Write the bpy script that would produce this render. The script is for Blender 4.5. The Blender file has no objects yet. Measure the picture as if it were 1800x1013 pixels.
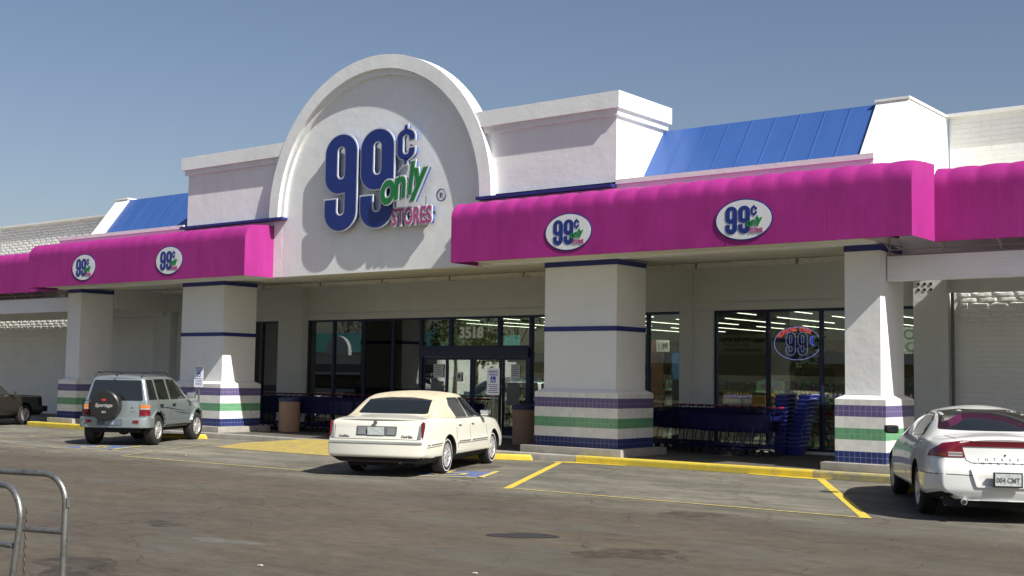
import bpy, bmesh, math, random
from mathutils import Vector, Matrix, noise
from mathutils.bvhtree import BVHTree
R = math.radians
random.seed(7)
SC = bpy.context.scene
COL = SC.collection

# ------------------------------------------------------------------ camera
cam = bpy.data.objects.new('camera', bpy.data.cameras.new('camera'))
COL.objects.link(cam)
SC.camera = cam
def set_camera(pos, yaw, pitch, roll, fpx):
    cy, sy, cp, sp = math.cos(yaw), math.sin(yaw), math.cos(pitch), math.sin(pitch)
    F = Vector((-sy*cp, cy*cp, sp)); Rt = Vector((cy, sy, 0)); U = Rt.cross(F)
    r2 = Rt*math.cos(roll) + U*math.sin(roll); u2 = -Rt*math.sin(roll) + U*math.cos(roll)
    m = Matrix((r2, u2, -F)).transposed().to_4x4(); m.translation = Vector(pos)
    cam.matrix_world = m
    cam.data.sensor_width = 36; cam.data.lens = fpx/1800*36
    cam.data.clip_start = .1; cam.data.clip_end = 1500
set_camera((13.9243, -21.4111, 1.75), .6636, .0722, .0149, 2156.94)
SC.render.resolution_x = 1024; SC.render.resolution_y = 576

# ------------------------------------------------------------------ light
SUN = Vector((1, -.20, .95)).normalized()
w = bpy.data.worlds.new('World'); SC.world = w; w.use_nodes = True
nt = w.node_tree; nt.nodes.clear()
sky = nt.nodes.new('ShaderNodeTexSky'); sky.sky_type = 'NISHITA'; sky.sun_disc = False
sky.sun_elevation = math.asin(SUN.z); sky.sun_rotation = math.atan2(SUN.x, SUN.y)
sky.altitude = 350; sky.air_density = 1.1; sky.dust_density = 2.2; sky.ozone_density = 1.7
bg = nt.nodes.new('ShaderNodeBackground'); bg.inputs[1].default_value = .061
ow = nt.nodes.new('ShaderNodeOutputWorld')
tint = nt.nodes.new('ShaderNodeMix'); tint.data_type = 'RGBA'; tint.blend_type = 'MULTIPLY'; tint.inputs[0].default_value = 1; tint.inputs[7].default_value = (1.045, .98, .995, 1)
nt.links.new(sky.outputs[0], tint.inputs[6]); nt.links.new(tint.outputs[2], bg.inputs[0]); nt.links.new(bg.outputs[0], ow.inputs[0])
sl = bpy.data.lights.new('sun', 'SUN'); sl.energy = 5; sl.angle = R(.5); sl.color = (1, .955, .885)
so = bpy.data.objects.new('sun', sl); COL.objects.link(so)
so.rotation_euler = SUN.to_track_quat('Z', 'Y').to_euler(); so.location = (20, -10, 30)
SC.view_settings.view_transform = 'Standard'; SC.view_settings.look = 'None'
SC.view_settings.gamma = 1; SC.view_settings.exposure = .60
SC.render.engine = 'CYCLES'
SC.cycles.max_bounces = 8; SC.cycles.transparent_max_bounces = 12

# ------------------------------------------------------------------ materials
def lin(c):
    return tuple(((v/255)/12.92 if v/255 <= .04045 else ((v/255+.055)/1.055)**2.4) for v in c)
class N:
    def __init__(s, name):
        s.m = bpy.data.materials.new(name); s.m.use_nodes = True
        s.t = s.m.node_tree; s.p = s.t.nodes['Principled BSDF']; s.out = s.t.nodes['Material Output']
    def n(s, typ, **kw):
        x = s.t.nodes.new(typ)
        for k, v in kw.items():
            if isinstance(k, str) and hasattr(x, k) and not k.startswith('i_'): setattr(x, k, v)
        return x
    def l(s, a, b): s.t.links.new(a, b)
    def pos(s, scale=(1, 1, 1)):
        g = s.n('ShaderNodeTexCoord'); m = s.n('ShaderNodeMapping'); m.inputs['Scale'].default_value = scale
        s.l(g.outputs['Object'], m.inputs['Vector']); return m.outputs[0]
    def noise(s, vec, scale, detail=4, rough=.6):
        x = s.n('ShaderNodeTexNoise'); x.inputs['Scale'].default_value = scale
        x.inputs['Detail'].default_value = detail; x.inputs['Roughness'].default_value = rough
        s.l(vec, x.inputs['Vector']); return x.outputs['Fac']
    def ramp(s, fac, stops):
        x = s.n('ShaderNodeValToRGB'); e = x.color_ramp.elements
        while len(e) < len(stops): e.new(.5)
        for el, (p, c) in zip(e, stops):
            el.position = p; el.color = (*c, 1) if len(c) == 3 else c
        s.l(fac, x.inputs[0]); return x.outputs[0]
    def mix(s, fac, a, b, mode='MIX'):
        x = s.n('ShaderNodeMix'); x.data_type = 'RGBA'; x.blend_type = mode
        for inp, v in ((x.inputs[0], fac), (x.inputs[6], a), (x.inputs[7], b)):
            if hasattr(v, 'links') or hasattr(v, 'is_linked'): s.l(v, inp)
            elif isinstance(v, (int, float)): inp.default_value = v
            else: inp.default_value = (*v, 1)
        return x.outputs[2]
    def math(s, op, a, b=0.):
        x = s.n('ShaderNodeMath'); x.operation = op
        for inp, v in ((x.inputs[0], a), (x.inputs[1], b)):
            if hasattr(v, 'is_linked'): s.l(v, inp)
            else: inp.default_value = v
        return x.outputs[0]
    def bump(s, h, strength=.3, dist=.01):
        b = s.n('ShaderNodeBump'); b.inputs['Strength'].default_value = strength; b.inputs['Distance'].default_value = dist
        s.l(h, b.inputs['Height']); s.l(b.outputs[0], s.p.inputs['Normal']); return b
    def set(s, **kw):
        for k, v in kw.items():
            i = s.p.inputs[{'col': 'Base Color', 'rough': 'Roughness', 'metal': 'Metallic', 'coat': 'Coat Weight', 'spec': 'Specular IOR Level', 'crough': 'Coat Roughness', 'ecol': 'Emission Color', 'estr': 'Emission Strength', 'sheen': 'Sheen Weight'}[k]]
            if hasattr(v, 'is_linked'): s.l(v, i)
            elif isinstance(v, (int, float)): i.default_value = v
            else: i.default_value = (*v, 1)
        return s
def plain(name, col, rough=.5, metal=0., var=.12, scale=6, bumpy=0., coat=0., spec=.5):
    a = N(name); f = a.noise(a.pos(), scale, 5)
    lo = tuple(v*(1-var) for v in col); hi = tuple(min(1, v*(1+var)) for v in col)
    a.set(col=a.ramp(f, [(.3, lo), (.7, hi)]), rough=rough, metal=metal, coat=coat, spec=spec)
    if bumpy: a.bump(a.noise(a.pos(), scale*8, 6), .5, bumpy)
    return a.m
def emit(name, col, s):
    a = N(name); a.set(col=(0, 0, 0), ecol=col, estr=s); return a.m
def stucco(name, col, dirt=.12, bscale=22, bs=.19):
    a = N(name); p = a.pos()
    big = a.noise(p, .7, 6, .7); drip = a.noise(a.pos((2.2, 2.2, .35)), 1.6, 6, .65)
    c = a.mix(a.ramp(big, [(.35, (0, 0, 0)), (.75, (1, 1, 1))]), col, tuple(v*(1-dirt) for v in col))
    c = a.mix(a.ramp(drip, [(.52, (0, 0, 0)), (.74, (.34, .34, .34))]), c, tuple(v*(1-dirt*1.5)*k for v, k in zip(col, (1, .98, .93))))
    a.set(col=c, rough=.85, spec=.2)
    h = a.math('ADD', a.noise(p, bscale, 8, .7), a.math('MULTIPLY', a.noise(p, 3.2, 4, .6), 2.2))
    a.bump(h, bs, .016)
    return a.m
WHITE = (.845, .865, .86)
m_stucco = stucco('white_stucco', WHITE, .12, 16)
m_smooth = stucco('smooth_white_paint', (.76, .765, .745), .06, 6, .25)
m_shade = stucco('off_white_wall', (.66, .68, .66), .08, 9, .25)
m_soffit = stucco('soffit_paint', (.78, .77, .67), .1, 8, .25)
m_navy = plain('navy_trim_paint', lin((36, 44, 112)), .5)
m_navyframe = plain('navy_window_frame', lin((26, 34, 70)), .4, spec=.5)
m_concrete = plain('kerb_concrete', (.30, .285, .255), .9, var=.22, scale=3, bumpy=.004)
m_black = plain('black_plastic', (.012, .012, .013), .5)
m_dark = plain('dark_shadow_gap', (.006, .006, .007), .8)
m_rubber = plain('tyre_rubber', (.016, .0155, .015), .75, var=.3, scale=14)
m_alloy = plain('polished_alloy', (.55, .55, .55), .42, .55, var=.08)
m_chrome = plain('chrome', (.8, .8, .8), .1, 1., var=.02)
m_galv = N('galvanised_steel')
_f = m_galv.noise(m_galv.pos(), 14, 6, .7)
m_galv.set(col=m_galv.ramp(_f, [(.3, (.13, .13, .12)), (.55, (.25, .26, .25)), (.75, (.17, .155, .13))]), metal=.75, rough=.42)
m_galv.bump(_f, .3, .002); m_galv = m_galv.m
m_bluered = plain('handle_red', lin((150, 30, 40)), .4)
m_cart = plain('cart_blue_plastic', lin((22, 24, 74)), .4, spec=.3)
m_cartdark = plain('cart_blue_wire', lin((20, 24, 70)), .4)
m_basket = plain('basket_blue', lin((48, 58, 138)), .35)
m_yellow = N('yellow_paint_worn'); _v = m_yellow.pos()
_f = m_yellow.noise(_v, 5, 8, .75)
m_yellow.set(col=m_yellow.ramp(_f, [(.30, (.22, .20, .14)), (.42, (.52, .41, .06)), (.6, (.62, .47, .04)), (.8, (.72, .55, .05))]), rough=.75)
m_yellow.bump(_f, .3, .004); m_yellow = m_yellow.m
def worn(name, c, lo=.42, hi=.56, base=(.17, .155, .135), sc=7):
    a = N(name); f = a.noise(a.pos(), sc, 8, .8)
    a.set(col=a.ramp(f, [(lo, base), (hi, c)]), rough=.85); return a.m
m_line = worn('worn_line_yellow', (.56, .46, .12), .34, .52)
m_thinline = worn('thin_line_yellow', (.44, .39, .14), .36, .6, (.16, .145, .12))
m_ramp = worn('ramp_yellow', (.43, .325, .065), .34, .60, (.25, .205, .10), 3.5)
m_bluepaint = worn('worn_blue_paint', (.055, .11, .30), .36, .55)
def tile(name, col, grout, sx=.104, msize=.008):
    a = N(name); g = a.n('ShaderNodeTexCoord'); s = a.n('ShaderNodeSeparateXYZ'); a.l(g.outputs['Object'], s.inputs[0])
    c = a.n('ShaderNodeCombineXYZ'); a.l(a.math('ADD', s.outputs[0], s.outputs[1]), c.inputs[0]); a.l(a.math('SUBTRACT', s.outputs[2], .2924-.004), c.inputs[1])
    b = a.n('ShaderNodeTexBrick'); b.offset = 0; b.squash = 1
    for k, v in (('Scale', 1), ('Mortar Size', msize/2), ('Mortar Smooth', .1), ('Brick Width', sx), ('Row Height', .10388), ('Bias', 0)): b.inputs[k].default_value = v
    b.inputs['Color1'].default_value = (*col, 1); b.inputs['Color2'].default_value = (*[v*.86 for v in col], 1); b.inputs['Mortar'].default_value = (*grout, 1)
    a.l(c.outputs[0], b.inputs['Vector']); a.set(col=b.outputs[0], rough=.28); return a.m
m_tw = tile('white_tile', (.76, .765, .72), (.70, .705, .67), msize=.006)
m_tg = tile('green_tile', lin((104, 158, 118)), lin((132, 180, 148)), msize=.007)
m_tp = tile('purple_tile', lin((98, 88, 130)), lin((150, 144, 172)))
m_tb = tile('blue_tile', lin((40, 50, 102)), lin((120, 130, 168)))
def brick(name, col, bw=.62, rh=.14, strength=.55, dist=.022):
    a = N(name); g = a.n('ShaderNodeTexCoord'); s = a.n('ShaderNodeSeparateXYZ'); a.l(g.outputs['Object'], s.inputs[0])
    c = a.n('ShaderNodeCombineXYZ'); a.l(s.outputs[0], c.inputs[0]); a.l(s.outputs[2], c.inputs[1])
    wob = a.n('ShaderNodeTexNoise'); wob.inputs['Scale'].default_value = 5; a.l(g.outputs['Object'], wob.inputs['Vector'])
    vadd = a.n('ShaderNodeMixRGB'); vadd.blend_type = 'ADD'; vadd.inputs[0].default_value = .025
    a.l(c.outputs[0], vadd.inputs[1]); a.l(wob.outputs['Color'], vadd.inputs[2])
    b = a.n('ShaderNodeTexBrick'); b.offset = .5
    for k, v in (('Scale', 1), ('Mortar Size', .009), ('Mortar Smooth', .6), ('Brick Width', bw), ('Row Height', rh), ('Bias', 0)): b.inputs[k].default_value = v
    b.inputs['Color1'].default_value = (1, 1, 1, 1); b.inputs['Color2'].default_value = (.75, .75, .75, 1); b.inputs['Mortar'].default_value = (0, 0, 0, 1)
    a.l(vadd.outputs[0], b.inputs['Vector'])
    d = a.noise(a.pos(), 1.3, 6, .7)
    cc = a.ramp(d, [(.3, tuple(v*.88 for v in col)), (.7, col)])
    cc = a.mix(a.math('MULTIPLY', a.math('SUBTRACT', 1., b.outputs[0]), .08), cc, tuple(v*.6 for v in col))
    a.set(col=cc, rough=.9, spec=.1)
    h = a.math('ADD', a.math('MULTIPLY', b.outputs[0], 1.0), a.noise(a.pos((1, 1, 2.2)), 9, 6, .7))
    a.bump(h, strength, dist); return a.m
m_brick = brick('painted_slump_block', (.84, .85, .82), bw=.41, rh=.105)
m_beam = N('painted_timber_beam'); _p = m_beam.pos((.5, 1, 7)); _f = m_beam.noise(_p, 3, 8, .75)
m_beam.set(col=m_beam.ramp(_f, [(.25, (.66, .63, .61)), (.45, (.80, .78, .76)), (.7, (.84, .82, .80))]), rough=.8); m_beam.bump(_f, .4, .008); m_beam = m_beam.m
# fabric awning
a = N('magenta_awning_fabric'); f = a.noise(a.pos((1, 1, .5)), 1.2, 5, .7); g2 = a.noise(a.pos(), 55, 3)
fs = a.noise(a.pos((5, 5, .25)), 2.2, 5, .7); c0 = a.ramp(f, [(.3, lin((144, 34, 114))), (.75, lin((164, 46, 132)))])
c0 = a.mix(a.ramp(fs, [(.48, (0, 0, 0)), (.75, (.14, .14, .14))]), c0, lin((176, 84, 150)))
a.set(col=c0, rough=.6, spec=.32)
wr = a.noise(a.pos((1.6, 1.6, .35)), 2.0, 4, .6); a.bump(a.math('ADD', a.math('MULTIPLY', g2, .12), wr), .25, .02)
m_awn = a.m
a = N('blue_standing_seam_metal'); f = a.noise(a.pos((1, .3, .3)), 1.5, 5, .6)
a.set(col=a.ramp(f, [(.3, lin((50, 84, 144))), (.7, lin((58, 92, 154)))]), rough=.45, spec=.4); m_blue = a.m
# glass
def glassmat(name, tint, refl=1.0):
    m = bpy.data.materials.new(name); m.use_nodes = True; t = m.node_tree; t.nodes.clear()
    o = t.nodes.new('ShaderNodeOutputMaterial'); tr = t.nodes.new('ShaderNodeBsdfTransparent'); tr.inputs[0].default_value = (*tint, 1)
    gl = t.nodes.new('ShaderNodeBsdfGlossy'); gl.inputs['Roughness'].default_value = .01; gl.inputs[0].default_value = (.9, .95, .93, 1)
    fr = t.nodes.new('ShaderNodeFresnel'); fr.inputs[0].default_value = 1.5
    ml = t.nodes.new('ShaderNodeMath'); ml.operation = 'MULTIPLY_ADD'; ml.inputs[1].default_value = refl; ml.inputs[2].default_value = .05; ml.use_clamp = True
    t.links.new(fr.outputs[0], ml.inputs[0]); mx = t.nodes.new('ShaderNodeMixShader')
    t.links.new(ml.outputs[0], mx.inputs[0]); t.links.new(tr.outputs[0], mx.inputs[1]); t.links.new(gl.outputs[0], mx.inputs[2]); t.links.new(mx.outputs[0], o.inputs[0])
    return m
m_pane = glassmat('shop_window_glass', (.66, .71, .64), 1.9)
m_carglass = N('tinted_car_glass').set(col=(.012, .014, .014), rough=.03, spec=.9).m
m_tinted2 = N('light_tinted_car_glass').set(col=(.03, .034, .034), rough=.04, spec=.8).m
def paint(name, col, flake=0., metal=0., rough=.28):
    a = N(name); f = a.noise(a.pos(), 1.5, 5, .6)
    a.set(col=a.ramp(f, [(.3, tuple(v*.94 for v in col)), (.7, col)]), rough=rough, metal=metal, coat=.7, crough=.06); return a.m
m_cream = paint('cream_car_paint', (.67, .665, .585))
m_vinyl = plain('cream_vinyl_roof', (.50, .45, .32), .6, bumpy=.002, scale=9)
m_silver = paint('silver_car_paint', (.31, .36, .37), metal=.6, rough=.32)
m_carwhite = paint('white_car_paint', (.68, .70, .68))
m_brown = paint('dark_brown_car_paint', (.020, .017, .012), rough=.4)
m_redlens = N('red_lens').set(col=(.15, .008, .018), rough=.12, coat=.6).m
m_amber = N('amber_lens').set(col=(.55, .16, .03), rough=.15, coat=.6).m
m_clear = N('clear_lens').set(col=(.30, .31, .31), rough=.12, coat=.6).m
m_plate = plain('number_plate', (.42, .46, .45), .4, var=.3, scale=30)
m_platedark = plain('dark_grey_trim', (.10, .105, .11), .4)
m_letternavy = plain('sign_navy', lin((30, 48, 120)), .35, var=.05)
m_lettergreen = plain('sign_green', lin((30, 120, 62)), .4, var=.05)
m_letterpink = plain('sign_pink', lin((170, 78, 128)), .4, var=.05)
m_letterrim = plain('sign_rim_grey', (.62, .64, .66), .35, var=.04)
m_letterside = plain('sign_side_blue', lin((78, 104, 165)), .4, var=.05)
m_signwhite = plain('sign_white', (.70, .71, .73), .45, var=.04)
m_signblue = plain('sign_blue', lin((28, 60, 160)), .45, var=.04)
m_signred = plain('sign_red', lin((205, 60, 70)), .45, var=.04)
m_fluo = emit('fluorescent_tube', (1, .97, .86), 5)
m_tubeoff = plain('unlit_fixture_white', (.66, .64, .56), .4)
m_can = plain('exposed_aggregate_can', lin((150, 122, 100)), .9, var=.25, scale=60, bumpy=.004)
m_neonr = emit('neon_red', (1, .07, .09), 1.1)
m_neonb = emit('neon_blue', (.10, .13, 1), .75)
m_neonv = emit('neon_violet', (.30, .30, 1), .75)

# ------------------------------------------------------------------ mesh helpers
class MB:
    def __init__(s): s.b = bmesh.new()
    def face(s, pts, mi=0):
        f = s.b.faces.new([s.b.verts.new(p) for p in pts]); f.material_index = mi; return f
    def box(s, x0, x1, y0, y1, z0, z1, mi=0, mat=None):
        v = [Vector((x, y, z)) for x in (x0, x1) for y in (y0, y1) for z in (z0, z1)]
        if mat: v = [mat @ q for q in v]
        v = [s.b.verts.new(q) for q in v]
        for q in ((0, 1, 3, 2), (4, 6, 7, 5), (0, 4, 5, 1), (2, 3, 7, 6), (0, 2, 6, 4), (1, 5, 7, 3)):
            f = s.b.faces.new([v[i] for i in q]); f.material_index = mi
        return s
    def prism(s, poly, axis, a, b, mi=0):
        """poly: 2D points; axis 'x': pts=(y,z), 'y': (x,z), 'z': (x,y)"""
        def P(p, t):
            return {'x': (t, p[0], p[1]), 'y': (p[0], t, p[1]), 'z': (p[0], p[1], t)}[axis]
        A = [s.b.verts.new(P(p, a)) for p in poly]; B = [s.b.verts.new(P(p, b)) for p in poly]
        n = len(poly); fs = [s.b.faces.new(A), s.b.faces.new(B[::-1])]
        for i in range(n): fs.append(s.b.faces.new((A[i], A[(i+1) % n], B[(i+1) % n], B[i])))
        for f in fs: f.material_index = mi
        return s
    def tube(s, pts, r, seg=8, mi=0, closed=False):
        pts = [Vector(p) for p in pts]; rings = []; n = len(pts); up = None
        for i, p in enumerate(pts):
            a = pts[(i-1) % n] if (i > 0 or closed) else p; c = pts[(i+1) % n] if (i < n-1 or closed) else p
            t = (c-a).normalized()
            if up is None:
                up = Vector((0, 0, 1)) if abs(t.z) < .9 else Vector((1, 0, 0))
            s1 = t.cross(up).normalized(); u = s1.cross(t).normalized(); up = u
            rr = r[i] if isinstance(r, (list, tuple)) else r
            rings.append([s.b.verts.new(p + (s1*math.cos(k*2*math.pi/seg) + u*math.sin(k*2*math.pi/seg))*rr) for k in range(seg)])
        m = n if closed else n-1
        for i in range(m):
            A, B = rings[i], rings[(i+1) % n]
            for k in range(seg):
                f = s.b.faces.new((A[k], A[(k+1) % seg], B[(k+1) % seg], B[k])); f.material_index = mi; f.smooth = True
        if not closed:
            s.b.faces.new(rings[0][::-1]).material_index = mi; s.b.faces.new(rings[-1]).material_index = mi
        return s
    def lathe(s, prof, seg=32, axis='z', c=(0, 0, 0), mi=0, caps=True):
        """prof: (r, h) list"""
        rings = []
        for r, h in prof:
            ring = []
            for k in range(seg):
                a = k*2*math.pi/seg; x, y = r*math.cos(a), r*math.sin(a)
                p = {'z': (x, y, h), 'y': (x, h, y), 'x': (h, x, y)}[axis]
                ring.append(s.b.verts.new(Vector(p)+Vector(c)))
            rings.append(ring)
        for A, B in zip(rings, rings[1:]):
            for k in range(seg):
                f = s.b.faces.new((A[k], A[(k+1) % seg], B[(k+1) % seg], B[k])); f.material_index = mi; f.smooth = True
        if caps:
            s.b.faces.new(rings[0][::-1]).material_index = mi; s.b.faces.new(rings[-1]).material_index = mi
        return s
    def mesh(s, me, M=None, mi=None):
        b2 = bmesh.new(); b2.from_mesh(me)
        if M: b2.transform(M)
        if mi is not None:
            for f in b2.faces: f.material_index = mi
        tmp = bpy.data.meshes.new('t'); b2.to_mesh(tmp); b2.free(); s.b.from_mesh(tmp); bpy.data.meshes.remove(tmp); return s
    def bevel(s, w, seg=2):
        bmesh.ops.bevel(s.b, geom=[e for e in s.b.edges], offset=w, segments=seg, affect='EDGES', profile=.7, clamp_overlap=True); return s
    def make(s, name, mats, parent=None, angle=35, recalc=True, smooth=True):
        if recalc: bmesh.ops.recalc_face_normals(s.b, faces=s.b.faces[:])
        me = bpy.data.meshes.new(name); s.b.to_mesh(me); s.b.free()
        if smooth:
            for p in me.polygons: p.use_smooth = True
            me.set_sharp_from_angle(angle=R(angle))
        for m in (mats if isinstance(mats, (list, tuple)) else [mats]): me.materials.append(m)
        o = bpy.data.objects.new(name, me); COL.objects.link(o)
        if parent: o.parent = parent
        return o
def thing(name, label, cat, loc=(0, 0, 0), rz=0, group=None):
    o = bpy.data.objects.new(name, None); COL.objects.link(o); o.location = loc; o.rotation_euler = (0, 0, rz)
    return tag(o, label, cat, group)
def tag(o, label, cat, group=None):
    o['label'] = label; o['category'] = cat
    if group: o['group'] = group
    return o
def struct(o): o['kind'] = 'structure'; return o
def dup(root, loc, rz, label=None, group=None):
    r = root.copy(); COL.objects.link(r); r.location = loc; r.rotation_euler = (0, 0, rz)
    if label: r['label'] = label
    if group: r['group'] = group
    for ch in list(root.children):
        c = ch.copy(); COL.objects.link(c); c.parent = r
        for g in list(ch.children):
            d = g.copy(); COL.objects.link(d); d.parent = c
    return r
def _curve_mesh(cu):
    o = bpy.data.objects.new('tmp', cu); COL.objects.link(o)
    dg = bpy.context.evaluated_depsgraph_get(); me = bpy.data.meshes.new_from_object(o.evaluated_get(dg))
    bpy.data.objects.remove(o); bpy.data.curves.remove(cu); return me
_tc = {}
def text_mesh(body, size=1., ext=.01, off=0., shear=0., align='LEFT', sx=1., spacing=1.):
    k = (body, size, ext, off, shear, align, sx, spacing)
    if k in _tc: return _tc[k]
    cu = bpy.data.curves.new('t', 'FONT'); cu.body = body; cu.size = size; cu.extrude = ext; cu.offset = off; cu.shear = shear
    cu.align_x = align; cu.space_character = spacing; cu.resolution_u = 4
    me = _curve_mesh(cu)
    if sx != 1: me.transform(Matrix.Diagonal((sx, 1, 1, 1)))
    _tc[k] = me; return me
def loop_mesh(loops, ext=.01, off=0.):
    cu = bpy.data.curves.new('t', 'CURVE'); cu.dimensions = '2D'; cu.fill_mode = 'BOTH'; cu.extrude = ext; cu.offset = off
    for lp in loops:
        s = cu.splines.new('POLY'); s.points.add(len(lp)-1)
        for p, q in zip(s.points, lp): p.co = (q[0], q[1], 0, 1)
        s.use_cyclic_u = True
    return _curve_mesh(cu)
UP = Matrix.Rotation(R(90), 4, 'X')          # local XY -> world XZ, extrusion towards -Y
def T(x, y, z): return Matrix.Translation((x, y, z))
def S(a, b=None, c=None): return Matrix.Diagonal((a, b if b is not None else a, c if c is not None else a, 1))
def RZ(d): return Matrix.Rotation(R(d), 4, 'Z')
# ------------------------------------------------------------------ ground
a = N('asphalt'); P0 = a.pos()
big = a.noise(P0, .16, 7, .62); mid = a.noise(a.pos((.35, 1.1, 1)), 1.1, 8, .7); fine = a.noise(P0, 42, 6, .75); grit = a.noise(P0, 230, 2, .5)
g = a.n('ShaderNodeTexCoord'); s = a.n('ShaderNodeSeparateXYZ'); a.l(g.outputs['Object'], s.inputs[0])
edge = a.math('ADD', s.outputs[1], a.math('MULTIPLY', a.math('SUBTRACT', a.noise(P0, .5, 6, .7), .5), 3.2))
zone = a.n('ShaderNodeMapRange'); zone.inputs[1].default_value = -7.6; zone.inputs[2].default_value = -5.4; a.l(edge, zone.inputs[0])
c1 = a.ramp(mid, [(.3, (.088, .072, .053)), (.52, (.117, .098, .071)), (.72, (.146, .122, .089))])
c2 = a.ramp(mid, [(.3, (.135, .127, .100)), (.47, (.21, .20, .16)), (.66, (.33, .315, .26))])
c = a.mix(zone.outputs[0], c1, c2)
c = a.mix(a.ramp(big, [(.4, (0, 0, 0)), (.62, (.5, .5, .5))]), c, (.070, .063, .056))
flk = a.noise(a.pos((.8, 1.2, 1)), 4.5, 9, .78)
c = a.mix(1., c, a.ramp(flk, [(.28, (.52, .52, .52)), (.42, (.86, .86, .86)), (.55, (1.05, 1.05, 1.03)), (.72, (1.38, 1.36, 1.30))]), 'MULTIPLY')
c = a.mix(a.math('MULTIPLY', fine, .9), a.mix(.35, c, (.03, .027, .024)), c)
# dark oily tyre polish and drips, cracks
st = a.noise(a.pos((.5, .9, 1)), 2.3, 5, .75)
c = a.mix(a.ramp(st, [(.60, (0, 0, 0)), (.72, (.55, .55, .55))]), c, (.045, .040, .034))
vo = a.n('ShaderNodeTexVoronoi'); vo.feature = 'DISTANCE_TO_EDGE'; vo.inputs['Scale'].default_value = .8
wv = a.n('ShaderNodeMixRGB'); wv.blend_type = 'ADD'; wv.inputs[0].default_value = .9
nn = a.n('ShaderNodeTexNoise'); nn.inputs['Scale'].default_value = 1.3; nn.inputs['Detail'].default_value = 6; a.l(P0, nn.inputs['Vector'])
a.l(P0, wv.inputs[1]); a.l(nn.outputs['Color'], wv.inputs[2]); a.l(wv.outputs[0], vo.inputs['Vector'])
ck = a.math('MULTIPLY', a.math('LESS_THAN', vo.outputs[0], .009), a.ramp(a.noise(P0, .35, 3), [(.46, (0, 0, 0)), (.56, (.6, .6, .6))]))
c = a.mix(ck, c, (.028, .025, .022))
pit = a.ramp(a.noise(a.pos((.75, 1.25, 1)), 9.5, 3, .6), [(.655, (0, 0, 0)), (.70, (.8, .8, .8))])
pitz = a.ramp(a.noise(P0, .6, 4), [(.35, (.25, .25, .25)), (.6, (1, 1, 1))])
c = a.mix(a.math('MULTIPLY', pit, pitz), c, (.036, .032, .027))
gry = a.ramp(a.noise(a.pos((.5, 1.1, 1)), .8, 7, .7), [(.5, (0, 0, 0)), (.64, (.5, .5, .5))])
c = a.mix(gry, c, (.098, .102, .088))
pale = a.math('GREATER_THAN', a.noise(P0, 19, 3, .5), .74)
c = a.mix(a.math('MULTIPLY', pale, .35), c, (.24, .235, .215))
a.set(col=c, rough=.88, spec=.25)
a.bump(a.math('ADD', a.math('MULTIPLY', fine, .7), grit), .45, .006)
m_asphalt = a.m
mb = MB(); mb.face([(-420, -420, 0), (420, -420, 0), (420, 420, 0), (-420, 420, 0)])
struct(mb.make('asphalt_ground', m_asphalt))
a = N('walkway_concrete'); f = a.noise(a.pos(), 1.6, 8, .7); fx = a.noise(a.pos(), 28, 4)
a.set(col=a.ramp(f, [(.3, (.062, .055, .046)), (.7, (.115, .105, .09))]), rough=.8); a.bump(fx, .3, .004)
m_walk = a.m
KY = -.40
# walkway slab with a real kerb face; lower slab left of the far pillar steps back
mb = MB(); mb.box(-21.4, 60, -.22, 4.3, -.05, .135); o = struct(mb.make('walkway', m_walk))
mb = MB(); mb.box(-60, -21.402, 1.98, 4.3, -.05, .135); o = struct(mb.make('walkway', m_walk))
mb = MB()
for x0 in [-21.6]+[-20.35+3.05*i for i in range(27)]:
    x1 = x0+(3.035 if x0 > -21 else 1.235)
    mb.prism([(KY, -.05), (-.222, -.05), (-.222, .139), (KY+.03, .139), (KY+.008, .128), (KY, .105)], 'x', x0, x1)
for i in range(13): mb.box(-60+3.0*i, -60+3.0*i+2.98, 1.80, 1.979, -.05, .139)
mb.box(-21.6, -21.405, -.218, 1.97, -.05, .139)
struct(mb.make('kerb', m_concrete))
# yellow paint on the kerb between the two right pillars and by the far left one
def kerb_paint(x0, x1, mat=m_yellow):
    m = MB(); t = .004
    pts = [(KY-t, .006), (KY-t, .105), (KY+.006, .132), (KY+.028, .1432), (-.225, .1432)]
    for (a0, b0), (a1, b1) in zip(pts, pts[1:]): m.face([(x0, a0, b0), (x1, a0, b0), (x1, a1, b1), (x0, a1, b1)])
    return struct(m.make('painted_kerb_line', mat))
kerb_paint(-.75, 4.47); kerb_paint(-21.55, -18.2)
m_wornyel = worn('kerb_yellow_rubbed', (.42, .36, .10), .40, .62, (.24, .22, .17), 5)
kerb_paint(4.48, 9.5, m_wornyel)
def flat(name, pts, mat, z=.004):
    m = MB(); m.face([(x, y, z) for x, y in pts]); return struct(m.make(name, mat, recalc=False))
def line(name, p, q, wd, mat, z=.004):
    p, q = Vector(p), Vector(q); d = (q-p).normalized(); n = Vector((-d.y, d.x))*wd/2
    pts = [p+n, p-n, q-n, q+n]
    if (pts[1]-pts[0]).cross(pts[2]-pts[0]) < 0: pts = pts[::-1]
    return flat(name, [tuple(v) for v in pts], mat, z)
line('painted_bay_line', (1.95, -6.15), (-1.0, -.62), .13, m_yellow, .0045)
line('painted_bay_line', (7.72, -6.0), (4.55, -.30), .14, m_yellow, .0045)
line('painted_bay_line', (1.95, -6.08), (7.75, -6.0), .055, m_line, .0082)
flat('painted_bay_line', [(-1.12, -.75), (-.2, -.56), (.5, -.50), (.5, -.405), (-.9, -.405), (-1.12, -.58)], m_yellow, .0085)
flat('painted_bay_line', [(3.2, -.50), (4.30, -.66), (4.62, -.62), (4.80, -.50), (4.85, -.405), (3.2, -.405)], m_yellow, .0085)
line('painted_bay_line', (-8.1, -6.25), (-2.05, -6.02), .06, m_line)
line('painted_bay_line', (-8.1, -6.2), (-10.9, -1.4), .07, m_thinline, .008)
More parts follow.
